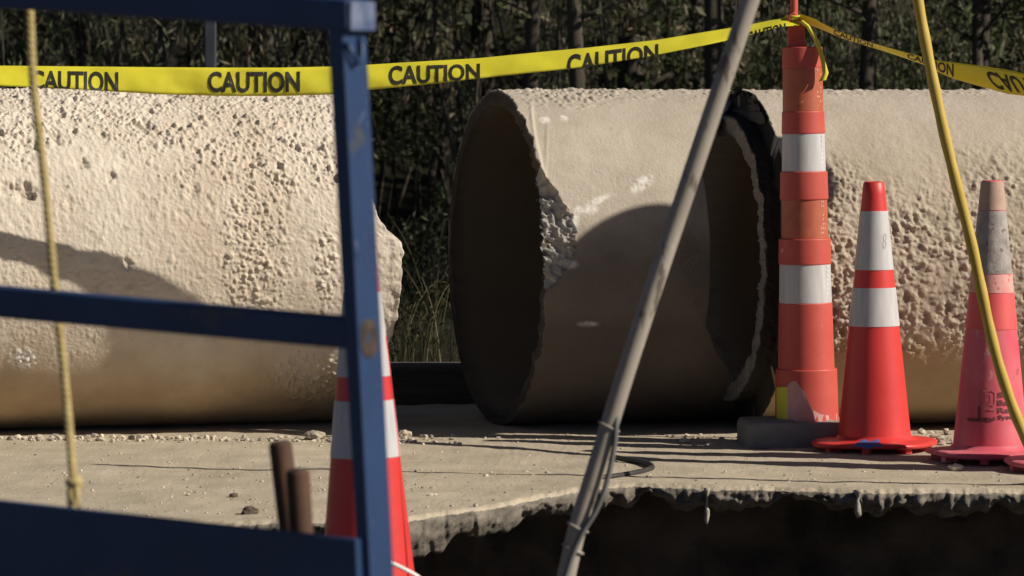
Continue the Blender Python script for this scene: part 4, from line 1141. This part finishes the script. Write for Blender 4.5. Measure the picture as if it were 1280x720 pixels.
for i in range(12):
    y = RND.uniform(22, 34); x = -0.13 * y - RND.uniform(0.3, 6); put_tree(x, y, RND.choice([0, 2, 5]), False)
# brush between the trunks
def brush(name, n, xr_, yr_, hmax, size, aspect, cols, droop, kindname, zmin=0.0):
    x = rng.uniform(*xr_, n); y = rng.uniform(*yr_, n)
    h = hmax * (0.55 + 0.9 * np.abs(fbm(x * 0.9, y * 0.9, 501, 3)))
    z = rng.random(n) ** 0.8 * h
    dens = fbm(x * 1.6, z * 1.1, 503, 3) + fbm(x * 5, z * 2, 507, 2) * 0.6
    k = (dens > -0.12) & (z > zmin)
    P = np.stack([x, y, z + np.clip(y - 33, 0, None) * 0.42], 1)[k]
    V, F, c = leaf_cloud(P, None, size, aspect, cols, droop=droop)
    pt = np.repeat(fbm(P[:, 0] * 1.1 + P[:, 1] * 0.4, P[:, 2] * 0.9, 511, 3), 4)[:, None]     # clumps of different plants
    c = np.where(pt > 0.12, c * np.array([0.55, 0.72, 0.50]), np.where(pt < -0.18, c * np.array([1.15, 1.02, 0.95]), c))
    o = link(name, mesh_np(name, V, F, c, smooth=False), M['leaf']); tag(o, kind='stuff'); o['label'] = kindname
brush('undergrowth', 90000, (-5.5, 9.0), (25.5, 35), 3.0, 0.06, 0.13, DULL, True, 'dull dry brush filling the wood between the trunks')
brush('undergrowth', 34000, (-5.0, 0.4), (22.5, 27), 1.5, 0.022, 0.35, GREENS + DULL[4:], None, 'dark green bushes along the edge of the wood')
brush('undergrowth', 26000, (0.2, 7.0), (23.5, 27), 1.7, 0.045, 0.13, DULL, True, 'dry olive brush along the edge of the wood')
brush('undergrowth', 9000, (-3.4, -0.9), (22.6, 23.6), 2.3, 0.034, 0.16, DULL, True, 'thin dry brush at the front of the wood', 0.95)
brush('undergrowth', 42000, (-0.3, 4.4), (23.6, 25.0), 2.4, 0.034, 0.16, DULL, True, 'sunlit dry brush at the front of the wood', 0.9)
# bare stems
mb = MB()
for i in range(150):
    y = RND.uniform(22.5, 31); x = RND.uniform(-0.14, 0.14) * y
    h = RND.uniform(1.6, 3.6); l = RND.gauss(0, 0.16); b_ = RND.gauss(0, 0.10)
    mb.tube([(x, y, -0.05), (x + l * 0.5 + b_, y, h * 0.4), (x + l, y, h * 0.7), (x + l * 1.5 - b_, y, h)], np.array([1, 0.8, 0.6, 0.3]) * RND.uniform(0.005, 0.016), 5)
o = link('brush_stems', mb.mesh('brush_stems'), M['bark']); tag(o, kind='stuff'); o['label'] = 'thin bare stems standing in the wood'
# grey post in the wood
p = at(263, 60, 20.5)
mb = MB(); mb.box((p[0], 20.5, 0.95), (0.028, 0.028, 0.98)); mb.box((p[0], 20.5, 1.95), (0.034, 0.034, 0.02))
tag(bevel(link('grey_post', mb.mesh('grey_post', False), M['post']), 0.006), 'narrow blue grey post standing at the edge of the wood', 'post')
# weeds behind the gap between the pipes
def weed(label, px, D, n, hh, seed, cols, spread=0.10):
    r = random.Random(seed); p_ = at(px, 300, D)
    root_ = empty('weed', (p_[0], D, 0)); tag(root_, label, 'weed', 'weeds in the gap between the pipes')
    mb = MB(); lv = []
    for i in range(n):
        a = r.uniform(0, 6.28); h = hh * r.uniform(0.45, 1.0); o_ = r.uniform(0.1, 0.5) * h; x0, y0 = r.gauss(0, spread * 0.5), r.gauss(0, spread * 0.5)
        pts = [(x0 + math.cos(a) * o_ * q_ ** 2, y0 + math.sin(a) * o_ * q_ ** 2, h * (q_ - 0.35 * q_ ** 3 * (o_ / h) * 1.6)) for q_ in np.linspace(0, 1, 7)]
        mb.tube(pts, np.linspace(1, 0.3, 7) * r.uniform(0.0022, 0.004), 4)
        for q_ in range(2, 7):
            for _ in range(3): lv.append(np.array(pts[q_]) + np.array([r.gauss(0, .03), r.gauss(0, .03), r.gauss(0, .03)]))
    k = np.array(cols[0]); T = np.broadcast_to(k, (mb.n, 3)) * np.where(rng.random((mb.n // 30, 1)) < 0.3, 1.1, 0.3).repeat(30, 0)[:mb.n]
    link('stems', mb.mesh('stems', tint=T), M['weed'], root_)
    V, F, c = leaf_cloud(np.array(lv), None, 0.013, 0.35, [tuple(0.40 * q_ for q_ in c_) for c_ in cols])
    link('leaves', mesh_np('leaves', V, F, c, smooth=False), M['weed'], root_)
weed('green weed with pale bent stalks nearest the left pipe', 512, 16.9, 16, 0.62, 1, [(0.13, 0.12, 0.06), (0.03, 0.045, 0.015), (0.022, 0.034, 0.012)])
weed('taller green weed in the middle of the gap between pipes', 538, 17.5, 18, 0.85, 2, [(0.09, 0.09, 0.04), (0.026, 0.042, 0.013), (0.02, 0.03, 0.01)])
weed('dry straw weed arching toward the middle pipe', 560, 17.1, 10, 0.55, 3, [(0.24, 0.20, 0.12), (0.06, 0.07, 0.03), (0.04, 0.05, 0.02)])
weed('dark leafy weed at the back of the gap, by the left pipe', 496, 17.9, 18, 0.75, 4, [(0.06, 0.065, 0.03), (0.025, 0.04, 0.013), (0.02, 0.03, 0.01)])
